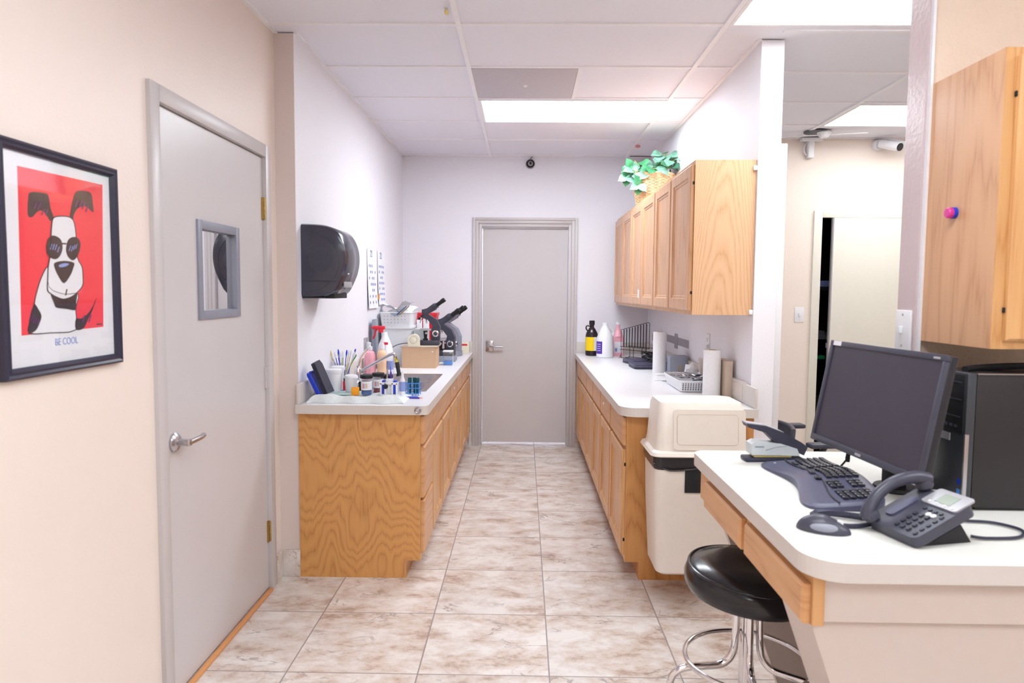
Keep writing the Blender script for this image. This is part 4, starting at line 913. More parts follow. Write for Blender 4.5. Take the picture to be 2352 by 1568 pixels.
# paper towel rolls
def roll(x, y, h, r, label, z=TZ):
    t = thing('paper_towel_roll', label, 'paper towel roll', (x, y, z), group='white paper towel rolls on the right worktop')
    G().lathe([(.018, .002), (r, .0), (r, h), (.019, h-.001), (.018, .002)], 36).build('roll', 'towelroll', t)
    G().lathe([(.0185, .001), (.0185, h+.001), (.0165, h+.001), (.0165, .001)], 24).build('cardboard_core', 'kraft', t); return t
roll(.95, 4.86, .285, .0465, 'standing paper towel roll farther along, between the laptops and the blue-grey box')
roll(1.025, 3.79, .25, .047, 'standing paper towel roll nearest, right behind the bin lid')
tag(G().box(-.045, -.05, 0, .07, .04, .004).box(-.03, -.04, .004, .06, .035, .007).build('loose_towel_sheet', 'towelroll', loc=(.945, 4.74, TZ)), 'loose paper towel sheet at the foot of the farther roll', 'paper towel')
tag(G().box(-.062, -.05, 0, .062, .05, .13, b=.004).build('blue_grey_box', 'bluegrey', loc=(1.055, 4.77, TZ)), 'blue-grey box beside the farther paper towel roll', 'box')
tag(G().box(-.05, -.03, 0, .02, .05, .04, b=.003).build('dark_box', 'black', loc=(1.07, 4.95, TZ)), 'small dark box behind the blue-grey box', 'box')
# shallow basket with clips
sb = thing('shallow_basket', 'low white perforated basket full of dark scissors and clamps', 'basket', (.975, 4.12, TZ))
A = rrect(-.085, -.2, .085, .2, .015, 4); B = rrect(-.1, -.215, .1, .215, .018, 4); n = len(A)
g = G(); g.add([(u, v, .002) for u, v in A]+[(u, v, .062) for u, v in B], [tuple(range(n))[::-1]]+[(i, (i+1) % n, (i+1) % n+n, i+n) for i in range(n)]); g.build('shell', 'white', sb, ang=50)
G().tube([(u, v, .062) for u, v in B], .0035, 8, closed=True).build('rim', 'white', sb)
g = G()
for r in range(4):
    for k in range(11):
        x = -.075+.0145*k; z = .014+.011*r; g.box(x-.003, -.2015-.015*(z/.062)-.0005, z-.003, x+.003, -.2-.015*(z/.062)+.003, z+.003)
g.build('perforations', 'smoke2', sb)
random.seed(17)
for k in range(12):
    x, y, a = random.uniform(-.05, .05), random.uniform(-.14, .12), random.uniform(0, 3)
    t = thing('scissors', 'dark handled clamp or scissors lying in the low white basket', 'scissors', (.975+x, 4.12+y, TZ+.04+.005*(k % 5)), a, group='dark clamps in the low white basket')
    c = ['blackm', 'navy', 'teal', 'steel'][k % 4]
    g = G()
    for s in (-1, 1): g.tube([(s*.012+.012*math.cos(2*PI*j/14), -.03+.014*math.sin(2*PI*j/14), .002*s+.01) for j in range(14)], .003, 6, closed=True)
    g.build('finger_rings', c, t); G().tube([(-.01, -.016, .008), (.0, .01, .012), (.006, .06, .02)], .003, 6).tube([(.01, -.016, .012), (0, .01, .013), (-.006, .06, .024)], .003, 6).build('blades', 'steel', t)
tag(G().tube([(0, 0, 0), (.008, .0, .03), (.0, 0, .05), (-.006, 0, .03), (0, 0, .0)], .0025, 6, smooth=3).build('wire_clip', 'brass', loc=(.975, 4.34, TZ+.055)), 'small brown wire clip sticking up from the far end of the low basket', 'clip')
pp = thing('papers', 'loose printed papers and clear bags behind the low basket', 'papers', (.965, 4.47, TZ))
for k in range(4):
    g = G(); g.box(-.1, -.07, 0, .1, .07, .0012); g.build('sheet', ('paper', 'tape2', 'paper', 'tape2')[k], pp, loc=(.01*k-.01, .03*(k % 2), .0015*k+.0005), rot=(0, 0, .2*k-.3))
G().box(-.04, -.03, .009, .03, .02, .01).build('dark_print', 'violet', pp)
tb = G(); tb.lathe([(.0001, 0), (.045, .0), (.05, .02), (.038, .04), (.02, .052), (.0001, .056)], 12); tb.v = [Vector((v.x*random.uniform(.7, 1.1), v.y*random.uniform(.7, 1.1), max(0, v.z*random.uniform(.75, 1.15)))) for v in tb.v]; tag(tb.build('tissue', 'paper', loc=(1.045, 4.32, TZ+.07), ang=10), 'crumpled white tissue at the right rear of the low basket', 'tissue')
tag(G().box(-.012, -.12, 0, .0, .12, .15, b=.002).build('wall_board', 'apron', loc=(1.116, 4.28, TZ+.0)), 'cream board leaning on the wall behind the low basket', 'board')
kr = thing('tan_box', 'tall tan cardboard box behind the nearest paper towel roll', 'box', (1.078, 3.81, TZ)); G().box(-.0, -.09, 0, .04, .09, .195, b=.003).build('body', 'kraft', kr)
wp = thing('wall_panel', 'beige raised panel on the wall at the near end of the right counter', 'panel', (XR, 3.52, TZ+.002)); G().box(-.02, 0, 0, -.0, .24, .105, b=.003).build('plate', 'lamedge', wp)
G().box(-.024, .02, .012, -.0195, .2, .09, b=.002).build('raised_field', 'apron', wp)
ts = thing('tape_cross', 'grey duct tape cross stuck on the wall above the right worktop', 'tape', (XR, 5.19, 1.075))
G().box(-.0015, -.39, -.028, -.0003, .35, .028).build('long_strip', 'duct', ts); G().box(-.0025, -.05, -.058, -.0016, .06, .052).build('short_strip', 'duct', ts)
ts = thing('tape_strip', 'grey tape strip with a plug on the wall behind the farther paper towel roll', 'tape', (XR, 5.95, 1.04)); G().box(-.002, -.2, -.028, -.0003, .2, .028).build('strip', 'duct', ts); G().box(-.02, -.15, -.02, -.002, -.06, .02, b=.003).build('plug', 'lgrey', ts)
ol = thing('wall_outlet', 'white wall outlet plate above the nearer paper towel roll', 'outlet', (XR, 4.3, 1.12)); G().box(-.006, -.04, -.06, 0, .04, .06, b=.003).build('plate', 'white', ol)
for z in (-.022, .022): G().box(-.008, -.014, z-.012, -.006, .014, z+.012, b=.001).build('socket', 'greyplastic', ol)
tag(G().tube([(0, 0, .0), (-.005, .01, .04), (-.002, .0, .08), (-.006, -.01, .11)], .003, 6, smooth=3).build('hanging_cord', 'greyplastic', loc=(XR-.012, 4.24, 1.01)), 'thin grey cord below the white outlet', 'cord')

# ================================================================== BIN
bi = thing('trash_bin', 'ivory rubbish bin with swing lid and black liner beside the right counter', 'bin', (.792, 3.19, .165))
g = G(); z1 = .54
def loft(g, rings, cap0=True, cap1=True):
    n = len(rings[0]); g.add([q for r in rings for q in r], ([tuple(range(n))[::-1]] if cap0 else [])+([tuple((len(rings)-1)*n+k for k in range(n))] if cap1 else [])+[(i*n+k, i*n+(k+1) % n, (i+1)*n+(k+1) % n, (i+1)*n+k) for i in range(len(rings)-1) for k in range(n)])
def rr3(hx, hy, r, z, cx=0, cy=0): return [(u+cx, v+cy, z) for u, v in rrect(-hx, -hy, hx, hy, r, 6)]
loft(g, [rr3(.17, .115, .03, 0), rr3(.185, .13, .035, .012), rr3(.2, .145, .04, .3), rr3(.206, .15, .04, z1)]); g.build('body', 'beigeplastic', bi)
g = G(); loft(g, [rr3(.2068, .1508, .04, z1-.055), rr3(.212, .156, .042, z1-.035), rr3(.211, .155, .042, z1-.005), rr3(.213, .157, .042, z1+.008)], False, False); ln = g.build('liner', 'bag', bi)
G().tube([(-.209, -.13, z1-.03), (-.14, -.158, z1-.055), (0, -.159, z1-.043), (.13, -.159, z1-.028), (.205, -.158, z1-.03)], .004, 8, smooth=4).build('liner_fold', 'bag', bi)
G().box(-.075, -.154, z1-.155, .09, -.1515, z1-.045).build('liner_flap', 'blackm', bi)
g = G(); loft(g, [rr3(.222, .165, .045, z1+.004), rr3(.226, .169, .045, z1+.008), rr3(.22, .163, .045, z1+.022), rr3(.205, .148, .04, z1+.03), rr3(.198, .142, .035, z1+.06), rr3(.188, .125, .03, z1+.215), rr3(.18, .11, .03, z1+.238), rr3(.15, .09, .03, z1+.243)], True, True); g.build('lid', 'beigeplastic', bi)
# swing door and its step, following the lid's sloping front
def slope(g, x0, x1, za, zb, off, th=.004):
    f = lambda z: -.142+(z-.06)/(.215-.06)*.017
    st = g.mark(); P = rrect(x0, za, x1, zb, .014, 5); n = len(P)
    g.add([(u, f(v)-off, z1+v) for u, v in P]+[(u, f(v)-off+th, z1+v) for u, v in P], [tuple(range(n)), tuple(range(n, 2*n))[::-1]]+[(i, (i+1) % n, (i+1) % n+n, i+n) for i in range(n)])
g = G(); slope(g, -.128, .188, .035, .212, .009, .012); g.build('front_panel', 'beigeplastic', bi)
g = G(); f = lambda z: -.142+(z-.06)/(.215-.06)*.017
g.tube([(u, f(v)-.0092, z1+v) for u, v in rrect(-.112, .058, .155, .19, .016, 5)], .0011, 6, closed=True); g.build('door_seam', 'kraft', bi)
g = G(); slope(g, -.111, .154, .059, .189, .0105, .004); g.build('swing_door', 'beigeplastic', bi)
G().box(-.15, .13, .1, -.1, .2165, .14).box(.1, .13, .1, .15, .2165, .14).build('mounting_bracket', 'steel', bi)

# ================================================================== WHITE BOARD BEHIND THE WALL END, BACK ROOM
tag(G().box(XE+.001, 3.5, .74, XE+.04, 4.3, 2.16, b=.003).build('white_board', 'white'), 'tall white board fixed on the back side of the white wall end', 'board')
sw = thing('light_switch', 'white double light switch on the peach wall left of the cream door', 'switch', (2.205, YR, 1.262)); G().box(-.038, -.006, -.06, .038, 0, .06, b=.003).build('plate', 'white', sw)
G().box(-.007, -.016, -.014, .007, -.006, .014, b=.002).build('toggle', 'white', sw)
mo = thing('motion_sensor', 'white box sensor hanging under the ceiling of the room beyond', 'sensor', (2.235, YR-.03, 2.49)); G().prism(rrect(-.026, -.02, .026, .028, .01, 4), .0, .125).build('body', 'white', mo)
G().tube([(-.028, 0, .115), (-.05, 0, .085), (-.05, 0, .05), (-.03, 0, .02)], .004, 6, smooth=3).build('wire_loop', 'white', mo)
G().box(-.08, -.04, .1255, .08, .02, .15, b=.004).build('bracket', 'white', mo)
cf = thing('ceiling_fixture', 'small white ceiling fixture with thin arms above the white box sensor', 'fixture', (2.24, 5.37, H-.002))
G().lathe([(.05, -.0), (.055, -.01), (.03, -.045), (.0001, -.05)], 24).build('hub', 'white', cf)
for a in (-.25, 2.9): G().box(.05, -.012, -.03, .3, .012, -.024, b=.002).build('arm', 'white', cf, rot=(0, 0, a))
G().lathe([(.09, -.001), (.09, -.004), (.0001, -.006)], 28).build('dark_opening', 'smoke2', cf, loc=(-.05, .02, 0))
sc = thing('security_camera', 'white bullet security camera on the peach wall under the ceiling', 'camera', (2.765, YR, 2.595))
G().lathe([(.042, 0), (.045, .006), (.04, .035), (.0001, .04)], 26, (0, 0, 0), (0, -1, 0)).build('mount', 'white', sc)
g = G().cyl((0, -.03, 0), (.02, -.06, -.005), .014).cyl((.0, -.055, .0), (.075, -.19, -.05), .032, .034, n=26); g.build('body', 'white', sc)
G().cyl((.0745, -.189, -.0497), (.079, -.198, -.053), .029, n=24).build('lens', 'black', sc)
g = G(); d = Vector((.075, -.135, -.05)).normalized(); g.box(-.03, -.02, .036, .03, .14, .04, b=.002); q = Vector((0, 1, 0)).rotation_difference(d).to_matrix().to_4x4(); g.xf(Matrix.Translation((.02, -.09, -.01)) @ q); g.build('sun_hood', 'white', sc)
tag(G().box(-.006, -.002, -.015, .006, 0, .012).build('wall_scuff', 'greyplastic', loc=(2.8, YR, 2.39)), 'small grey scuff mark on the peach wall below the security camera', 'mark')
# closet shelves seen through the gap
sh = thing('equipment_shelf', 'dark metal shelving with equipment inside the closet behind the cream door', 'shelf', (2.7, 6.2, 0))
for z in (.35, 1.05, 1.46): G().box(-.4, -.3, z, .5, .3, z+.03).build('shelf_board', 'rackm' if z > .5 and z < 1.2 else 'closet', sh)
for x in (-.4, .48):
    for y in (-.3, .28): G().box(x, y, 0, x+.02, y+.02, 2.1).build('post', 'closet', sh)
for (x, z, h, c, lab) in ((-.12, 1.49, .05, 'inkblue', 'small blue-white label box on the top closet shelf'), (-.14, 1.08, .04, 'rackm', 'silver device on the middle closet shelf'), (-.13, .88, .03, 'green', 'green label in the dark closet'), (-.12, .38, .18, 'closet', 'black case on the low closet shelf'), (-.12, .2, .03, 'red', 'red strip low in the dark closet')):
    zz = z; G_ = G().box(-.1, -.04, 0, .08, .04, h, b=.003); tag(G_.build('closet_item', c, loc=(2.7+x-.1, 5.96, zz)), lab, 'device')
# office chair beyond the desk
oc = thing('office_chair', 'dark mesh office chair with padded arms beyond the desk', 'chair', (1.555, 3.84, 0), .12); oc.scale = (1, 1, .95)
g = G()
def chair_back(z, y): return .05*(z**2)
n = 10; vs = []
for j in range(n+1):
    for i in range(n+1): u = -1+2*i/n; v = j/n; vs.append((.2*u*(1-.12*v*v)-.0, .2-.05*v+.05*u*u-.05, .46+.29*v))
g.add(vs, [(j*(n+1)+i, j*(n+1)+i+1, (j+1)*(n+1)+i+1, (j+1)*(n+1)+i) for j in range(n) for i in range(n)])
g.add([(a, b+.012, c) for a, b, c in vs], [(j*(n+1)+i, (j+1)*(n+1)+i, (j+1)*(n+1)+i+1, j*(n+1)+i+1) for j in range(n) for i in range(n)])
st0 = g.mark(); g.xf(Matrix.Rotation(PI/2, 4, 'Z')); g.build('mesh_backrest', 'mesh', oc)
ed = [vs[i] for i in range(n+1)]+[vs[(j)*(n+1)+n] for j in range(1, n+1)]+[vs[n*(n+1)+i] for i in range(n-1, -1, -1)]+[vs[j*(n+1)] for j in range(n-1, 0, -1)]
g = G().tube([(a, b+.006, c) for a, b, c in ed], .012, 8, closed=True); g.xf(Matrix.Rotation(PI/2, 4, 'Z')); g.build('back_frame', 'smoke2', oc)
G().box(-.2, -.23, .43, .25, .23, .5, b=.03).build('seat', 'mesh', oc)
for s in (-1, 1):
    G().tube([(-.03, s*.245, .46), (-.06, s*.262, .6), (-.03, s*.262, .672)], .014, 8, smooth=3).box(-.12, s*.262-.035, .672, .14, s*.262+.035, .7, b=.012).build('armrest', 'smoke2', oc)
G().cyl((0, 0, .1), (0, 0, .43), .03).build('gas_column', 'black', oc)
for k in range(5):
    a = 2*PI*k/5; G().tube([(0, 0, .13), (.15*math.cos(a), .15*math.sin(a), .11), (.28*math.cos(a), .28*math.sin(a), .065)], .018, 8).build('base_leg', 'black', oc)
    G().cyl((.28*math.cos(a), .28*math.sin(a)-.02, .028), (.28*math.cos(a), .28*math.sin(a)+.02, .028), .028).build('castor', 'black', oc)

# ================================================================== DESK
DZT = .87; DX = .602
dk = thing('desk', 'pale laminate L-shaped counter desk with two oak drawers and a rounded corner', 'desk', (1.2, 1.9, 0))
def dpoly():
    P = rrect(DX, 1.425, 2.4, 2.46, .085, 10, (1, 0, 0, 0))[:-3]   # near-left rounded corner
    P = [(DX+.085+.085*math.cos(PI+.5*PI*k/10), 1.425+.085+.085*math.sin(PI+.5*PI*k/10)) for k in range(11)]
    P += [(2.4, 1.425), (2.4, YW-.004), (1.18, YW-.004), (1.18, YW+.104), (1.6, YW+.104), (1.6, 2.465)]
    P += [(DX+.05+.05*math.cos(.5*PI+.5*PI*k/6), 2.415+.05*math.sin(.5*PI+.5*PI*k/6)) for k in range(7)]
    return [(x-1.2, y-1.9) for x, y in P]
P = dpoly(); n = len(P); g = G().use('desktop'); g.add([(u, v, DZT) for u, v in P], [tuple(range(n))]); g.use('lamedge'); g.add([(u, v, DZT-.042) for u, v in P], [tuple(range(n))[::-1]])
for i in range(n): j = (i+1) % n; g.add([(*P[i], DZT-.042), (*P[j], DZT-.042), (*P[j], DZT), (*P[i], DZT)], [(0, 1, 2, 3)])
g.build('desktop', None, dk)
X = lambda x: x-1.2
Yd = lambda y: y-1.9
G().box(X(.627), Yd(1.468), .715, X(.652), Yd(2.42), .828).build('face_frame', 'oaklite', dk)
for (a, b) in ((1.478, 1.878), (1.915, 2.30)):
    g = G(); pfront(g, lambda u, v, w: (X(.6265)-w, u, v), Yd(a), .715, Yd(b), .803, t=.02, panel=False); weld(g.build('drawer', 'oakh', dk))
G().box(X(.652), Yd(1.474), .722, X(2.35), Yd(1.49), .828).build('apron', 'apron', dk)
G().box(X(.652), Yd(1.49), .74, X(1.15), Yd(2.4), .8278).build('drawer_box', 'apron', dk)
G().box(X(.652), Yd(2.4), .722, X(1.6), Yd(2.415), .828).build('rear_apron', 'apron', dk)
g = G(); g.prism([(X(.632), .722), (X(2.35), .722), (X(2.35), 0), (X(.885), 0)], Yd(1.50), Yd(1.70), 'y'); g.build('support_panel', 'apron', dk)
g = G(); g.prism([(X(.66), .722), (X(1.15), .722), (X(1.15), 0), (X(.92), 0)], Yd(2.34), Yd(2.38), 'y'); g.build('rear_support', 'apron', dk)
DT = DZT+.0005

# ---- stool
so = thing('stool', 'round black vinyl stool with chrome tube legs and foot ring, tucked at the desk drawers', 'stool', (.70, 2.10, 0), .0)
g = G(); g.lathe([(.0001, .51), (.16, .505), (.182, .512), (.193, .53), (.195, .553), (.189, .575), (.178, .585), (.168, .592), (.12, .602), (.05, .597), (.0001, .594)], 56)
g.xf(Matrix.Translation((0, 0, .55)) @ Matrix.Rotation(math.radians(4), 4, 'Y') @ Matrix.Rotation(math.radians(2), 4, 'X') @ Matrix.Translation((0, 0, -.55))); seat = g.build('seat', 'vinyl', so)
g = G().tube([(.184*math.cos(2*PI*k/48), .184*math.sin(2*PI*k/48), .583) for k in range(48)], .0045, 8, closed=True)
g.xf(Matrix.Translation((0, 0, .55)) @ Matrix.Rotation(math.radians(4), 4, 'Y') @ Matrix.Rotation(math.radians(2), 4, 'X') @ Matrix.Translation((0, 0, -.55))); g.build('piping', 'vinyl', seat)
G().lathe([(.075, .498), (.09, .508)], 30).box(-.06, -.06, .492, .06, .06, .5).build('seat_plate', 'chrome', so)
G().cyl((0, 0, .2), (0, 0, .495), .016, n=24).build('column', 'chrome', so)
for a in (185, 262, 328, 75):
    a = math.radians(a); c, s_ = math.cos(a), math.sin(a)
    pts = [(.036, .495), (.038, .36), (.05, .312), (.078, .288), (.12, .283), (.175, .281), (.21, .274), (.235, .25), (.243, .2), (.246, .1), (.248, .0)]
    G().tube([(r*c, r*s_, z) for r, z in pts], .0115, 14, smooth=4).build('leg', 'chrome', so)
G().tube([(.186*math.cos(2*PI*k/56), .186*math.sin(2*PI*k/56), .300) for k in range(56)], .008, 12, closed=True).build('foot_ring', 'chrome', so)

# ---- monitor
an = -1.491; mo = thing('monitor', 'dark flat monitor turned towards the aisle and tilted back', 'monitor', (1.035, 1.985, DT), an)
tl = .18; MT = Matrix.Translation((0, -.045, .25)) @ Matrix.Rotation(-tl, 4, 'X')
W, Hh = .275, .162
g = G().box(-W, 0, -Hh, W, .022, Hh, b=.004).box(-W*.6, .022, -Hh*.6, W*.6, .045, Hh*.6, b=.01); g.xf(MT); hs = g.build('housing', 'black', mo)
g = G().box(-W, -.008, -Hh, W, .001, -Hh+.02, b=.002).box(-W, -.008, Hh-.016, W, .001, Hh, b=.002).box(-W, -.008, -Hh+.02, -W+.016, .001, Hh-.016, b=.002).box(W-.016, -.008, -Hh+.02, W, .001, Hh-.016, b=.002); g.xf(MT); g.build('bezel', 'smoke2', mo)
g = G().box(-W+.016, -.003, -Hh+.02, W-.016, -.001, Hh-.016); g.xf(MT); g.build('screen', 'screen', mo)
g = G().box(-W+.022, -.0095, Hh-.015, -W+.065, -.008, Hh-.001); g.xf(MT); g.build('asset_sticker', 'tape2', mo)
g = G().box(-.014, -.0088, -Hh+.006, .014, -.008, -Hh+.013).box(W-.05, -.0088, Hh-.012, W-.025, -.008, Hh-.007); g.xf(MT); g.build('logo_mark', 'lgrey', mo)
G().box(-.03, .01, .0, .03, .05, .2, b=.005).build('stand_column', 'blackm', mo)
G().lathe([(.058, 0), (.06, .004), (.056, .012), (.0001, .014)], 36, (0, .035, 0)).build('stand_base', 'blackm', mo)
tag(G().tube([(0, 0, 0), (.01, .04, -.05), (-.005, .06, -.085), (.01, .1, -.1), (.02, .14, -.104)], .003, 8, smooth=4).lathe([(.006, -.012), (.007, 0), (.005, .014)], 12, (.008, .035, -.045)).build('monitor_cable', 'blackm', loc=(.985, 2.06, DT+.11), rot=(0, 0, .3)), 'thin black cable with a ferrite bead hanging under the monitor', 'cable')
tag(G().prism(rrect(-.02, -.045, .02, .045, .015, 4), 0, .03).build('white_adapter', 'white', loc=(1.115, 1.84, DT)), 'small white adapter lying behind the monitor stand', 'adapter')

# ---- tower
to = thing('computer_tower', 'black desktop computer tower with a silver edge standing by the tan wall', 'computer', (1.15, 1.795, DT))
G().box(.012, 0, .008, .46, .175, .355, b=.003).box(.03, .01, 0, .44, .165, .008).build('case', 'tower', to)
g = G().box(-.012, .0, .006, .012, .175, .357, b=.004); g.build('front_bezel', 'towerfront', to)
G().box(-.0145, .008, .2, -.0115, .168, .352, b=.001).build('drive_panel', 'blackm', to)
for z in (.33, .285, .24): G().box(-.016, .018, z, -.0142, .158, z+.0025).build('drive_seam', 'smoke2', to)
for k in range(3): G().box(-.016, .03+.02*k, .212, -.0142, .042+.02*k, .219).build('port', 'smoke2', to)
G().box(-.0148, .06, .172, -.0118, .115, .192, b=.001).box(-.0155, .06, .19, -.0145, .115, .1925).build('latch', 'lgrey', to)
G().box(-.014, -.0045, .012, -.004, .0015, .2, b=.001).build('silver_edge', 'steel', to); G().box(.012, -.002, .3545, .46, .004, .3575).build('silver_top_edge', 'steel', to)
G().box(-.013, .008, .035, -.0118, .022, .053).build('blue_badge', 'skyblue', to); G().box(-.013, .01, .065, -.0118, .02, .08).box(-.0133, .013, .068, -.0128, .017, .072).build('colour_badge', 'blue', to)
tag(G().tube([(0, 0, .004), (.06, .03, .006), (.2, .05, .01), (.4, .04, .01), (.5, .03, .004)], .009, 8, smooth=4).build('black_cable', 'blackm', loc=(1.17, 1.86, DT+.357)), 'thick black cable lying on top of the computer tower', 'cable')

# ---- keyboard
kb = thing('keyboard', 'dark grey curved ergonomic keyboard with a palm rest', 'keyboard', (.885, 2.02, DT), math.radians(-94))
# local: x along the width (left end far), y away from the user, z up
def kz(x, y): return .012+.012*math.exp(-(x/.11)**2)+.02*max(0, (y+.1)/.22)
def front(x): return -.118+.022*math.cos(x/.245*PI*1.0)*1.0+.006
def back(x): return .098-.02*(x/.245)**2
g = G(); nx, ny = 40, 12; top = []; 
for i in range(nx+1):
    x = -.245+.49*i/nx; e = math.sqrt(max(0, 1-(abs(x)/.2452)**9)); f, b_ = front(x), back(x); c = (f+b_)/2; hh = (b_-f)/2*(.62+.38*e)
    top.append([(x, c-hh+2*hh*j/ny, kz(x, c-hh+2*hh*j/ny)-.006*(1 if j in (0, ny) or i in (0, nx) else 0)) for j in range(ny+1)])
vs = [q for r in top for q in r]; W_ = ny+1; fs = [(i*W_+j, (i+1)*W_+j, (i+1)*W_+j+1, i*W_+j+1) for i in range(nx) for j in range(ny)]
per = [i*W_ for i in range(nx+1)]+[nx*W_+j for j in range(1, ny+1)]+[i*W_+ny for i in range(nx-1, -1, -1)]+[j for j in range(ny-1, 0, -1)]
nb = len(vs); vs = vs+[(vs[p][0], vs[p][1], 0) for p in per]; L = len(per); fs += [(per[i], nb+i, nb+(i+1) % L, per[(i+1) % L]) for i in range(L)]+[tuple(nb+i for i in range(L))]
g.add(vs, fs); g.build('shell', 'kb', kb, ang=50)
G().tube([(-.235+.47*k/24, -.035+.012*math.cos((-.235+.47*k/24)/.245*PI*1.2), kz(-.235+.47*k/24, -.035)+.0015) for k in range(25)], .0022, 6).build('palm_rest_seam', 'black', kb)
kg = G().box(-.0078, -.0078, 0, .0078, .0078, .006, b=.0018, seg=1); k0 = kg.build('key', 'key', kb)
first = True; cnt = 0
def key(x, y, a=0, sx=1):
    global first, cnt
    cnt += 1
    o = k0 if first else k0.copy()
    if not first: COL.objects.link(o)
    first = False; o.parent = kb; o.location = (x, y, kz(x, y)+.0005); o.rotation_euler = (-.09, 0, a); o.scale = (sx, 1, 1)
for r in range(5):
    y = -.012+.0185*r
    for c in range(7):
        x = -.215+.0186*c+.003*r*0; key(x, y+.012*math.exp(-((x+.02)/.08)**2), .1 if c > 3 else .05)
    for c in range(6):
        x = -.062+.0186*c; key(x, y+.012*math.exp(-((x+.01)/.08)**2), -.08)
    if r != 2:
        for c in range(3): key(.075+.0186*c-.004, y-.004)
    for c in range(4):
        if r < 5: key(.145+.0186*c, y-.006)
key(-.1, -.03, .03, 2.6); key(-.03, -.03, -.05, 2.6); key(-.17, -.034, .05, 1.6); key(.035, -.034, -.05, 1.6)
text('brand_mark', 'e', .018, 'tape2', kb, (-.205, -.085, kz(-.205, -.085)+.0006), (0, 0, 0))

# ---- mouse
ms = thing('mouse', 'dark grey computer mouse with a silver side grip near the desk corner', 'mouse', (.713, 1.628, DT), math.radians(-25))
g = G().sphere((0, 0, .001), .06, (1, .56, .62), 36, 20)
g.v = [Vector((v.x, v.y, max(0, v.z)*(1.0-.35*max(0, v.x)/.06))) for v in g.v]; g.build('shell', 'smoke2', ms, ang=50)
g = G().sphere((0, -.0165, .012), .036, (1, .5, .4), 24, 12); g.v = [Vector((v.x, v.y, max(.002, v.z))) for v in g.v]; g.build('side_grip', 'winframe', ms, ang=60)
G().cyl((.034, -.004, .021), (.034, .004, .021), .008, n=20).build('wheel', 'tape2', ms)

# ---- phone
ph = thing('desk_phone', 'black office desk phone with a silver display panel and handset', 'phone', (.925, 1.60, DT), math.radians(14)); ph.scale = (.84, .84, .84)
ti = math.radians(24)
PM = Matrix.Translation((-.02, -.0, .0475)) @ Matrix.Rotation(-ti, 4, 'Y')       # surface rises towards +x (the display end)
def P_(g): g.xf(PM); return g
g = G(); g.prism(rrect(-.085, -.09, .115, .09, .02, 5), -.012, .018); P_(g).build('body', 'smoke2', ph)
g = G(); g.prism([(-.07, 0), (.095, 0), (.06, .05), (-.03, .01)], -.07, .06, 'y').build('foot', 'blackm', ph)
g = G(); g.prism(rrect(.055, -.086, .128, .03, .01, 4), .0182, .0235); dpn = P_(g).build('display_panel', 'lgrey', ph)
g = G().box(.07, -.055, .0236, .112, -.005, .0245); P_(g).build('screen', 'lcd', dpn)
g = G()
for k in range(4): g.lathe([(.004, .0236), (.004, .0255), (.0001, .026)], 10, (.064, -.07+.025*k, 0))
P_(g).build('menu_keys', 'tape2', dpn)
for r in range(4):
    for c in range(3):
        g = G(); g.prism(rrect(-.0065, -.0048, .0065, .0048, .002, 3), .0182, .0225); g.xf(Matrix.Translation((-.06+.021*r, -.015-.02*c+.01, 0))); P_(g).build('number_key', 'key', ph)
for k in range(5):
    g = G(); g.prism(rrect(-.006, -.004, .006, .004, .0015, 3), .0182, .0215); g.xf(Matrix.Translation((-.065+.022*k, -.073, 0))); P_(g).build('function_key', 'key', ph)
for k in range(4):
    g = G(); g.prism(rrect(-.0045, -.0045, .0045, .0045, .0015, 3), .0182, .0215); g.xf(Matrix.Translation((.035, -.06+.018*k, 0))); P_(g).build('line_key', 'key', ph)
for y in (-.052, -.036): g = G().lathe([(.0075, .0182), (.0075, .0215), (.0001, .022)], 16, (.017, y, 0)); P_(g).build('round_key', 'tape2', ph)
g = G(); g.prism(rrect(-.04, .035, .06, .066, .012, 4), .018, .023); P_(g).build('speaker_rest', 'kb', ph)
g = G(); pts = [(-.09, .068, .03), (-.075, .068, .052), (-.03, .068, .078), (.03, .068, .084), (.09, .068, .066), (.125, .068, .04)]
g.tube(pts, lambda t: .0165+.006*abs(2*t-1)**2, 16, smooth=5)
for (x, z) in ((-.08, .028), (.112, .03)): g.lathe([(.02, 0), (.024, .006), (.022, .024), (.014, .034)], 24, (x, .068, z-.008))
P_(g).build('handset', 'smoke2', ph)
tag(G().tube([(0, 0, .01), (.06, .012, .0055), (.12, -.0, .0052), (.15, -.05, .0052), (.11, -.1, .0052), (.03, -.11, .0052), (.0, -.1, .006)], .0036, 8, smooth=6).build('phone_cable', 'navy', loc=(1.03, 1.685, DT)), 'thin dark cable looping out from the right side of the desk phone', 'cable')
# coiled handset cord
pts = []; base = [Vector(q) for q in ((.84, 1.69, .012), (.80, 1.715, .012), (.755, 1.725, .012), (.725, 1.715, .012), (.728, 1.69, .012), (.78, 1.665, .012), (.82, 1.668, .012), (.838, 1.69, .014))]
gg = G(); gg.tube(base[:4], .001, 4, smooth=1)
path = []
Lb = len(base)
for i in range(4):
    a = base[max(i-1, 0)]; b_ = base[i]; c = base[i+1]; d = base[min(i+2, Lb-1)]
    for k in range(60):
        t = k/60; path.append(.5*((2*b_)+(c-a)*t+(2*a-5*b_+4*c-d)*t*t+(3*b_-a-3*c+d)*t**3))
coil = []
for i, p in enumerate(path):
    t = (path[min(i+1, len(path)-1)]-path[max(i-1, 0)]).normalized(); nrm = Vector((0, 0, 1)); b_ = t.cross(nrm); a = i*1.25
    coil.append(p+(nrm*math.cos(a)+b_*math.sin(a))*.0065)
hc = thing('handset_cord', 'coiled dark handset cord running behind the mouse', 'cord', (0, 0, DT)); G().tube(coil, .0026, 6).build('coil', 'navy', hc)
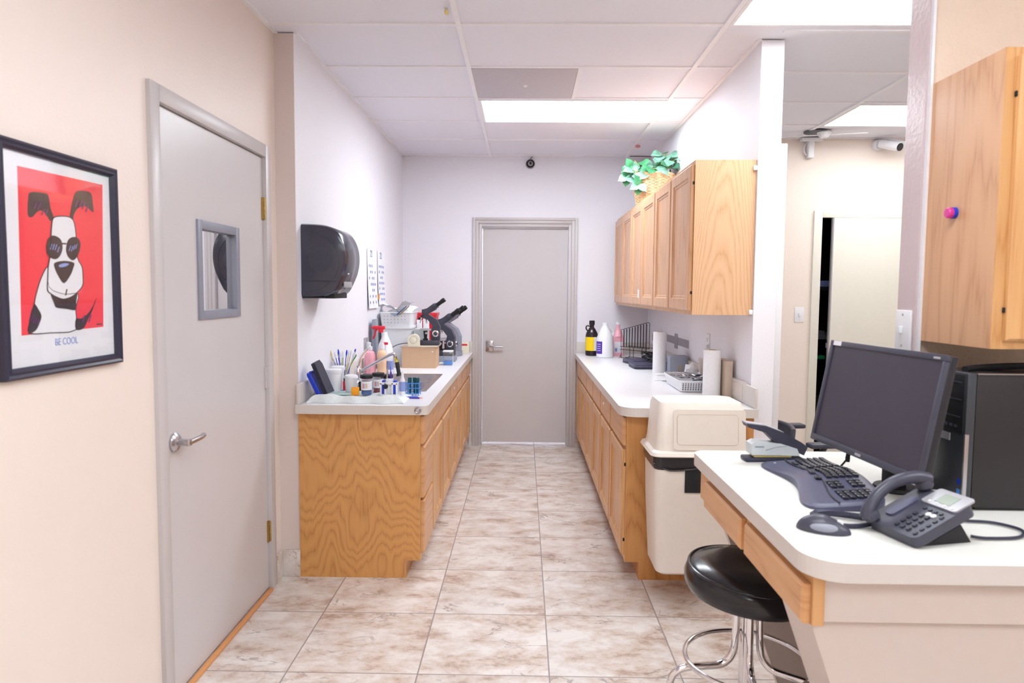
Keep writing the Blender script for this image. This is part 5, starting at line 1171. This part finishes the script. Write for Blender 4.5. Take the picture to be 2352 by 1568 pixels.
G().tube([tuple(path[-1]), (.745, 1.66, .006), (.79, 1.645, .006), (.835, 1.655, .008), (.86, 1.665, .02)], .0058, 8, smooth=5).build('straight_end', 'navy', hc)

# ---- big stapler / label machine at the far corner of the desk
sp_ = thing('heavy_stapler', 'grey and black heavy-duty desktop stapler with raised handle at the far corner of the desk', 'stapler', (.835, 2.325, DT), math.radians(2))
G().box(-.095, -.028, 0, .1, .03, .014, b=.005).build('base', 'navy', sp_)
G().box(-.065, -.022, .0145, .06, .022, .021, b=.002).build('magazine_strip', 'pencil', sp_)
g = G(); g.prism([(-.075, .024), (.085, .022), (.075, .045), (.02, .062), (-.06, .068), (-.077, .06)], -.028, .028, 'y'); g.build('body', 'greyplastic', sp_)
g = G(); g.prism([(-.095, .128), (-.088, .115), (-.03, .098), (.01, .06), (.1, .022), (.112, .05), (.09, .066), (.03, .098), (-.03, .12)], -.024, .024, 'y'); g.build('handle', 'smoke2', sp_)
g = G(); g.prism([(-.093, .131), (-.095, .128), (-.03, .12), (.03, .098), (.03, .1005), (-.03, .1225)], -.022, .022, 'y'); g.build('silver_handle_top', 'lgrey', sp_)
g = G().tube([(-.03, -.0285, .04), (.0, -.0285, .05), (.04, -.0285, .055)], .0008, 5).box(-.066, -.0288, .05, -.036, -.028, .054); g.build('printed_line', 'bluegrey', sp_)

# ================================================================== NEAR RIGHT: WALL CABINET, SWITCH, MAGNET
wc = thing('wall_cabinet', 'large oak wall cabinet in the right foreground above the computer', 'cabinet', (1.5, 1.96, 1.29)); x0 = 1.1985-1.5; y0 = 1.81-1.96; y1 = YW-.001-1.96
G().box(x0, y0+.002, 0, .75, y1, .755).build('carcass', 'oakup', wc)
g = G()
for a, b, c_, d_ in ((x0, 0, x0+.05, .755), (x0+.05, 0, .75, .035), (x0+.05, .72, .75, .755)): g.box(a, y0-.001, b, c_, y0+.002, d_)
g.build('face_frame', 'oaklite', wc)
for k in range(2):
    a, b = x0+.028+.45*k, x0+.028+.44+.45*k; g = G(); pfront(g, lambda u, v, q: (u, y0-.002-q, v), a, .022, b, .733); dr = weld(g.build('door', 'oaklite', wc))
    for z in (.1, .64): G().box((a if k == 0 else b)-.004, y0-.009, z-.007, (a if k == 0 else b)+.002, y0-.001, z+.007, b=.002).build('hinge', 'blackm', dr)
mg = thing('magnet', 'round magenta and blue magnet on the side of the foreground wall cabinet', 'magnet', (1.198, 1.985, 1.655))
G().lathe([(.016, 0), (.016, .01), (.0001, .0101)], 24, (0, 0, 0), (-1, 0, 0)).build('blue_base', 'blue', mg); G().lathe([(.0145, .01), (.015, .02), (.012, .024), (.0001, .0245)], 24, (0, 0, 0), (-1, 0, 0)).build('pink_cap', 'magenta', mg)
sw = thing('light_switch', 'white toggle light switch on the lilac wall end next to the foreground cabinet', 'switch', (1.184, YW+.052, 1.318))
G().box(-.008, -.042, -.062, 0, .042, .062, b=.003).build('plate', 'white', sw); G().box(-.02, -.005, -.01, -.008, .005, .012, b=.002).build('toggle', 'white', sw)
for z in (-.048, .048): G().lathe([(.004, 0), (.004, .0012), (.0001, .002)], 12, (-.008, 0, z), (-1, 0, 0)).build('screw', 'lgrey', sw)

# ================================================================== POSTER
po = thing('framed_poster', 'black-framed dog poster on a red background hanging on the left wall', 'poster', (XL, 1.8075, 1.21))
def pq(pts): return [(y-1.8075, z-1.21) for y, z in pts]
y0, y1, z0, z1 = 1.572, 2.043, 1.211, 1.772
a = pq([(y0, z0), (y1, z1)]); (u0, v0), (u1, v1) = a
g = G(); w = .027
prof2 = [(0, 0), (0, .016), (.006, .02), (.012, .016), (.018, .019), (w, .008), (w, 0)]
for side in range(4):
    cs = [(u0, v0), (u1, v0), (u1, v1), (u0, v1)]; A = cs[side]; B = cs[(side+1) % 4]
    ins = [(1, 1), (-1, 1), (-1, -1), (1, -1)]; ia, ib = ins[side], ins[(side+1) % 4]
    m_ = len(prof2); vs = [(h_, A[0]+ia[0]*t_, A[1]+ia[1]*t_) for t_, h_ in prof2]+[(h_, B[0]+ib[0]*t_, B[1]+ib[1]*t_) for t_, h_ in prof2]
    g.add(vs, [(i, (i+1) % m_, (i+1) % m_+m_, i+m_) for i in range(m_)])
g.build('frame', 'frameblack', po)
G().box(.001, u0+w-.004, v0+w-.004, .006, u1-w+.004, v1-w+.004).build('mount_paper', 'posterwhite', po)
ART = dict(
 red=[(1.651,1.714),(1.985,1.72),(1.967,1.319),(1.642,1.314)],
 body=[(1.743,1.481),(1.716,1.451),(1.695,1.408),(1.688,1.387),(1.677,1.367),(1.669,1.342),(1.669,1.318),(1.743,1.315),(1.842,1.317),(1.845,1.371),(1.858,1.412),(1.801,1.412),(1.743,1.43)],
 earL=[(1.759,1.596),(1.771,1.607),(1.761,1.628),(1.755,1.658),(1.739,1.663),(1.691,1.658),(1.683,1.64),(1.679,1.611),(1.682,1.599),(1.694,1.599),(1.707,1.61),(1.722,1.618),(1.736,1.616),(1.75,1.604)],
 earR=[(1.835,1.609),(1.84,1.631),(1.85,1.659),(1.866,1.684),(1.903,1.691),(1.93,1.688),(1.936,1.663),(1.938,1.639),(1.923,1.643),(1.905,1.65),(1.886,1.647),(1.867,1.639),(1.852,1.621),(1.848,1.609)],
 head=[(1.769,1.604),(1.789,1.611),(1.827,1.614),(1.847,1.607),(1.855,1.585),(1.858,1.549),(1.86,1.508),(1.877,1.486),(1.88,1.458),(1.877,1.435),(1.854,1.417),(1.829,1.405),(1.797,1.399),(1.767,1.406),(1.748,1.414),(1.737,1.423),(1.74,1.455),(1.743,1.481),(1.751,1.507),(1.756,1.542),(1.759,1.568),(1.763,1.59)],
 scarf=[(1.748,1.414),(1.767,1.406),(1.797,1.399),(1.829,1.405),(1.854,1.417),(1.847,1.391),(1.845,1.37),(1.806,1.374),(1.769,1.378),(1.76,1.39)],
 patch=[(1.688,1.389),(1.701,1.377),(1.712,1.359),(1.704,1.34),(1.69,1.324),(1.669,1.317),(1.664,1.319),(1.67,1.342),(1.679,1.367)],
 tail=[(1.845,1.346),(1.869,1.346),(1.9,1.36),(1.92,1.378),(1.938,1.401),(1.919,1.369),(1.895,1.341),(1.875,1.319),(1.843,1.318)],
 gl1=[(1.739,1.53),(1.747,1.55),(1.763,1.56),(1.783,1.558),(1.797,1.549),(1.8,1.53),(1.79,1.511),(1.773,1.501),(1.754,1.503),(1.741,1.513)],
 gl2=[(1.814,1.531),(1.822,1.551),(1.838,1.561),(1.859,1.563),(1.873,1.553),(1.872,1.534),(1.86,1.513),(1.841,1.501),(1.824,1.507),(1.816,1.517)],
 bridge=[(1.797,1.544),(1.816,1.545),(1.816,1.541),(1.796,1.54)],
 nose=[(1.767,1.491),(1.803,1.498),(1.844,1.495),(1.84,1.48),(1.828,1.462),(1.801,1.44),(1.78,1.458),(1.768,1.476)],
 shine=[(1.783,1.486),(1.803,1.492),(1.823,1.491),(1.809,1.484),(1.788,1.481)],
 mouth=[(1.809,1.425),(1.814,1.425),(1.808,1.408),(1.803,1.409)], sig=[(1.935,1.329),(1.96,1.329),(1.96,1.326),(1.935,1.3255)])
g = G()
def art(k, m, lvl, outline=0):
    P = pq(ART[k]); x = .006+.0004*lvl
    if k not in ('red', 'bridge', 'mouth', 'sig'):
        V3 = [Vector((p[0], p[1], 0)) for p in P]; Q = []; L = len(V3)
        for i in range(L):
            a, b, c, d = V3[i-1], V3[i], V3[(i+1) % L], V3[(i+2) % L]
            for kk in range(3): t = kk/3; q = .5*((2*b)+(c-a)*t+(2*a-5*b+4*c-d)*t*t+(3*b-a-3*c+d)*t**3); Q.append((q.x, q.y))
        P = Q
    g.use(m).prism(P, x-.0004, x, 'x')
    if outline: g.use('ink').tube([(x, p[0], p[1]) for p in P], outline, 6, closed=True)
art('red', 'posterred', 1); art('body', 'posterwhite', 2, .0013); art('patch', 'ink', 3); art('tail', 'ink', 3); art('earL', 'ink', 3); art('earR', 'ink', 3); art('head', 'posterwhite', 4, .0014)
art('scarf', 'ink', 5); art('gl1', 'ink', 5); art('gl2', 'ink', 5); art('bridge', 'ink', 5); art('nose', 'ink', 5); art('mouth', 'ink', 5); art('sig', 'ink', 3); art('shine', 'inkblue', 6)
random.seed(2)
for (k, m, n_) in (('earL', 'violet', 4), ('earR', 'violet', 4), ('gl1', 'blue', 4), ('gl2', 'blue', 4), ('patch', 'violet', 4), ('tail', 'violet', 2)):
    P = pq(ART[k]); cx_ = sum(p[0] for p in P)/len(P); cz_ = sum(p[1] for p in P)/len(P); wd = max(p[0] for p in P)-min(p[0] for p in P); hd_ = max(p[1] for p in P)-min(p[1] for p in P)
    for i in range(n_):
        t = (i+.5)/n_-.5; x = cx_+t*wd*.6; z = cz_+random.uniform(-.1, .1)*hd_; l = .3*min(wd, hd_)
        g.use('violet' if m == 'violet' else 'inkblue').prism([(x-.25*l, z-.4*l), (x-.12*l, z-.42*l), (x+.3*l, z+.35*l), (x+.2*l, z+.4*l)], .0078, .0088, 'x')
g.build('print', None, po)
text('caption', 'BE COOL', .026, 'inkblue', po, (.0065, 1.805-1.8075, 1.289-1.21), (PI/2, 0, PI/2), .0003, xs=.85)
G().box(.0098, u0+w-.003, v0+w-.003, .011, u1-w+.003, v1-w+.003).build('glass', 'posterglass', po)
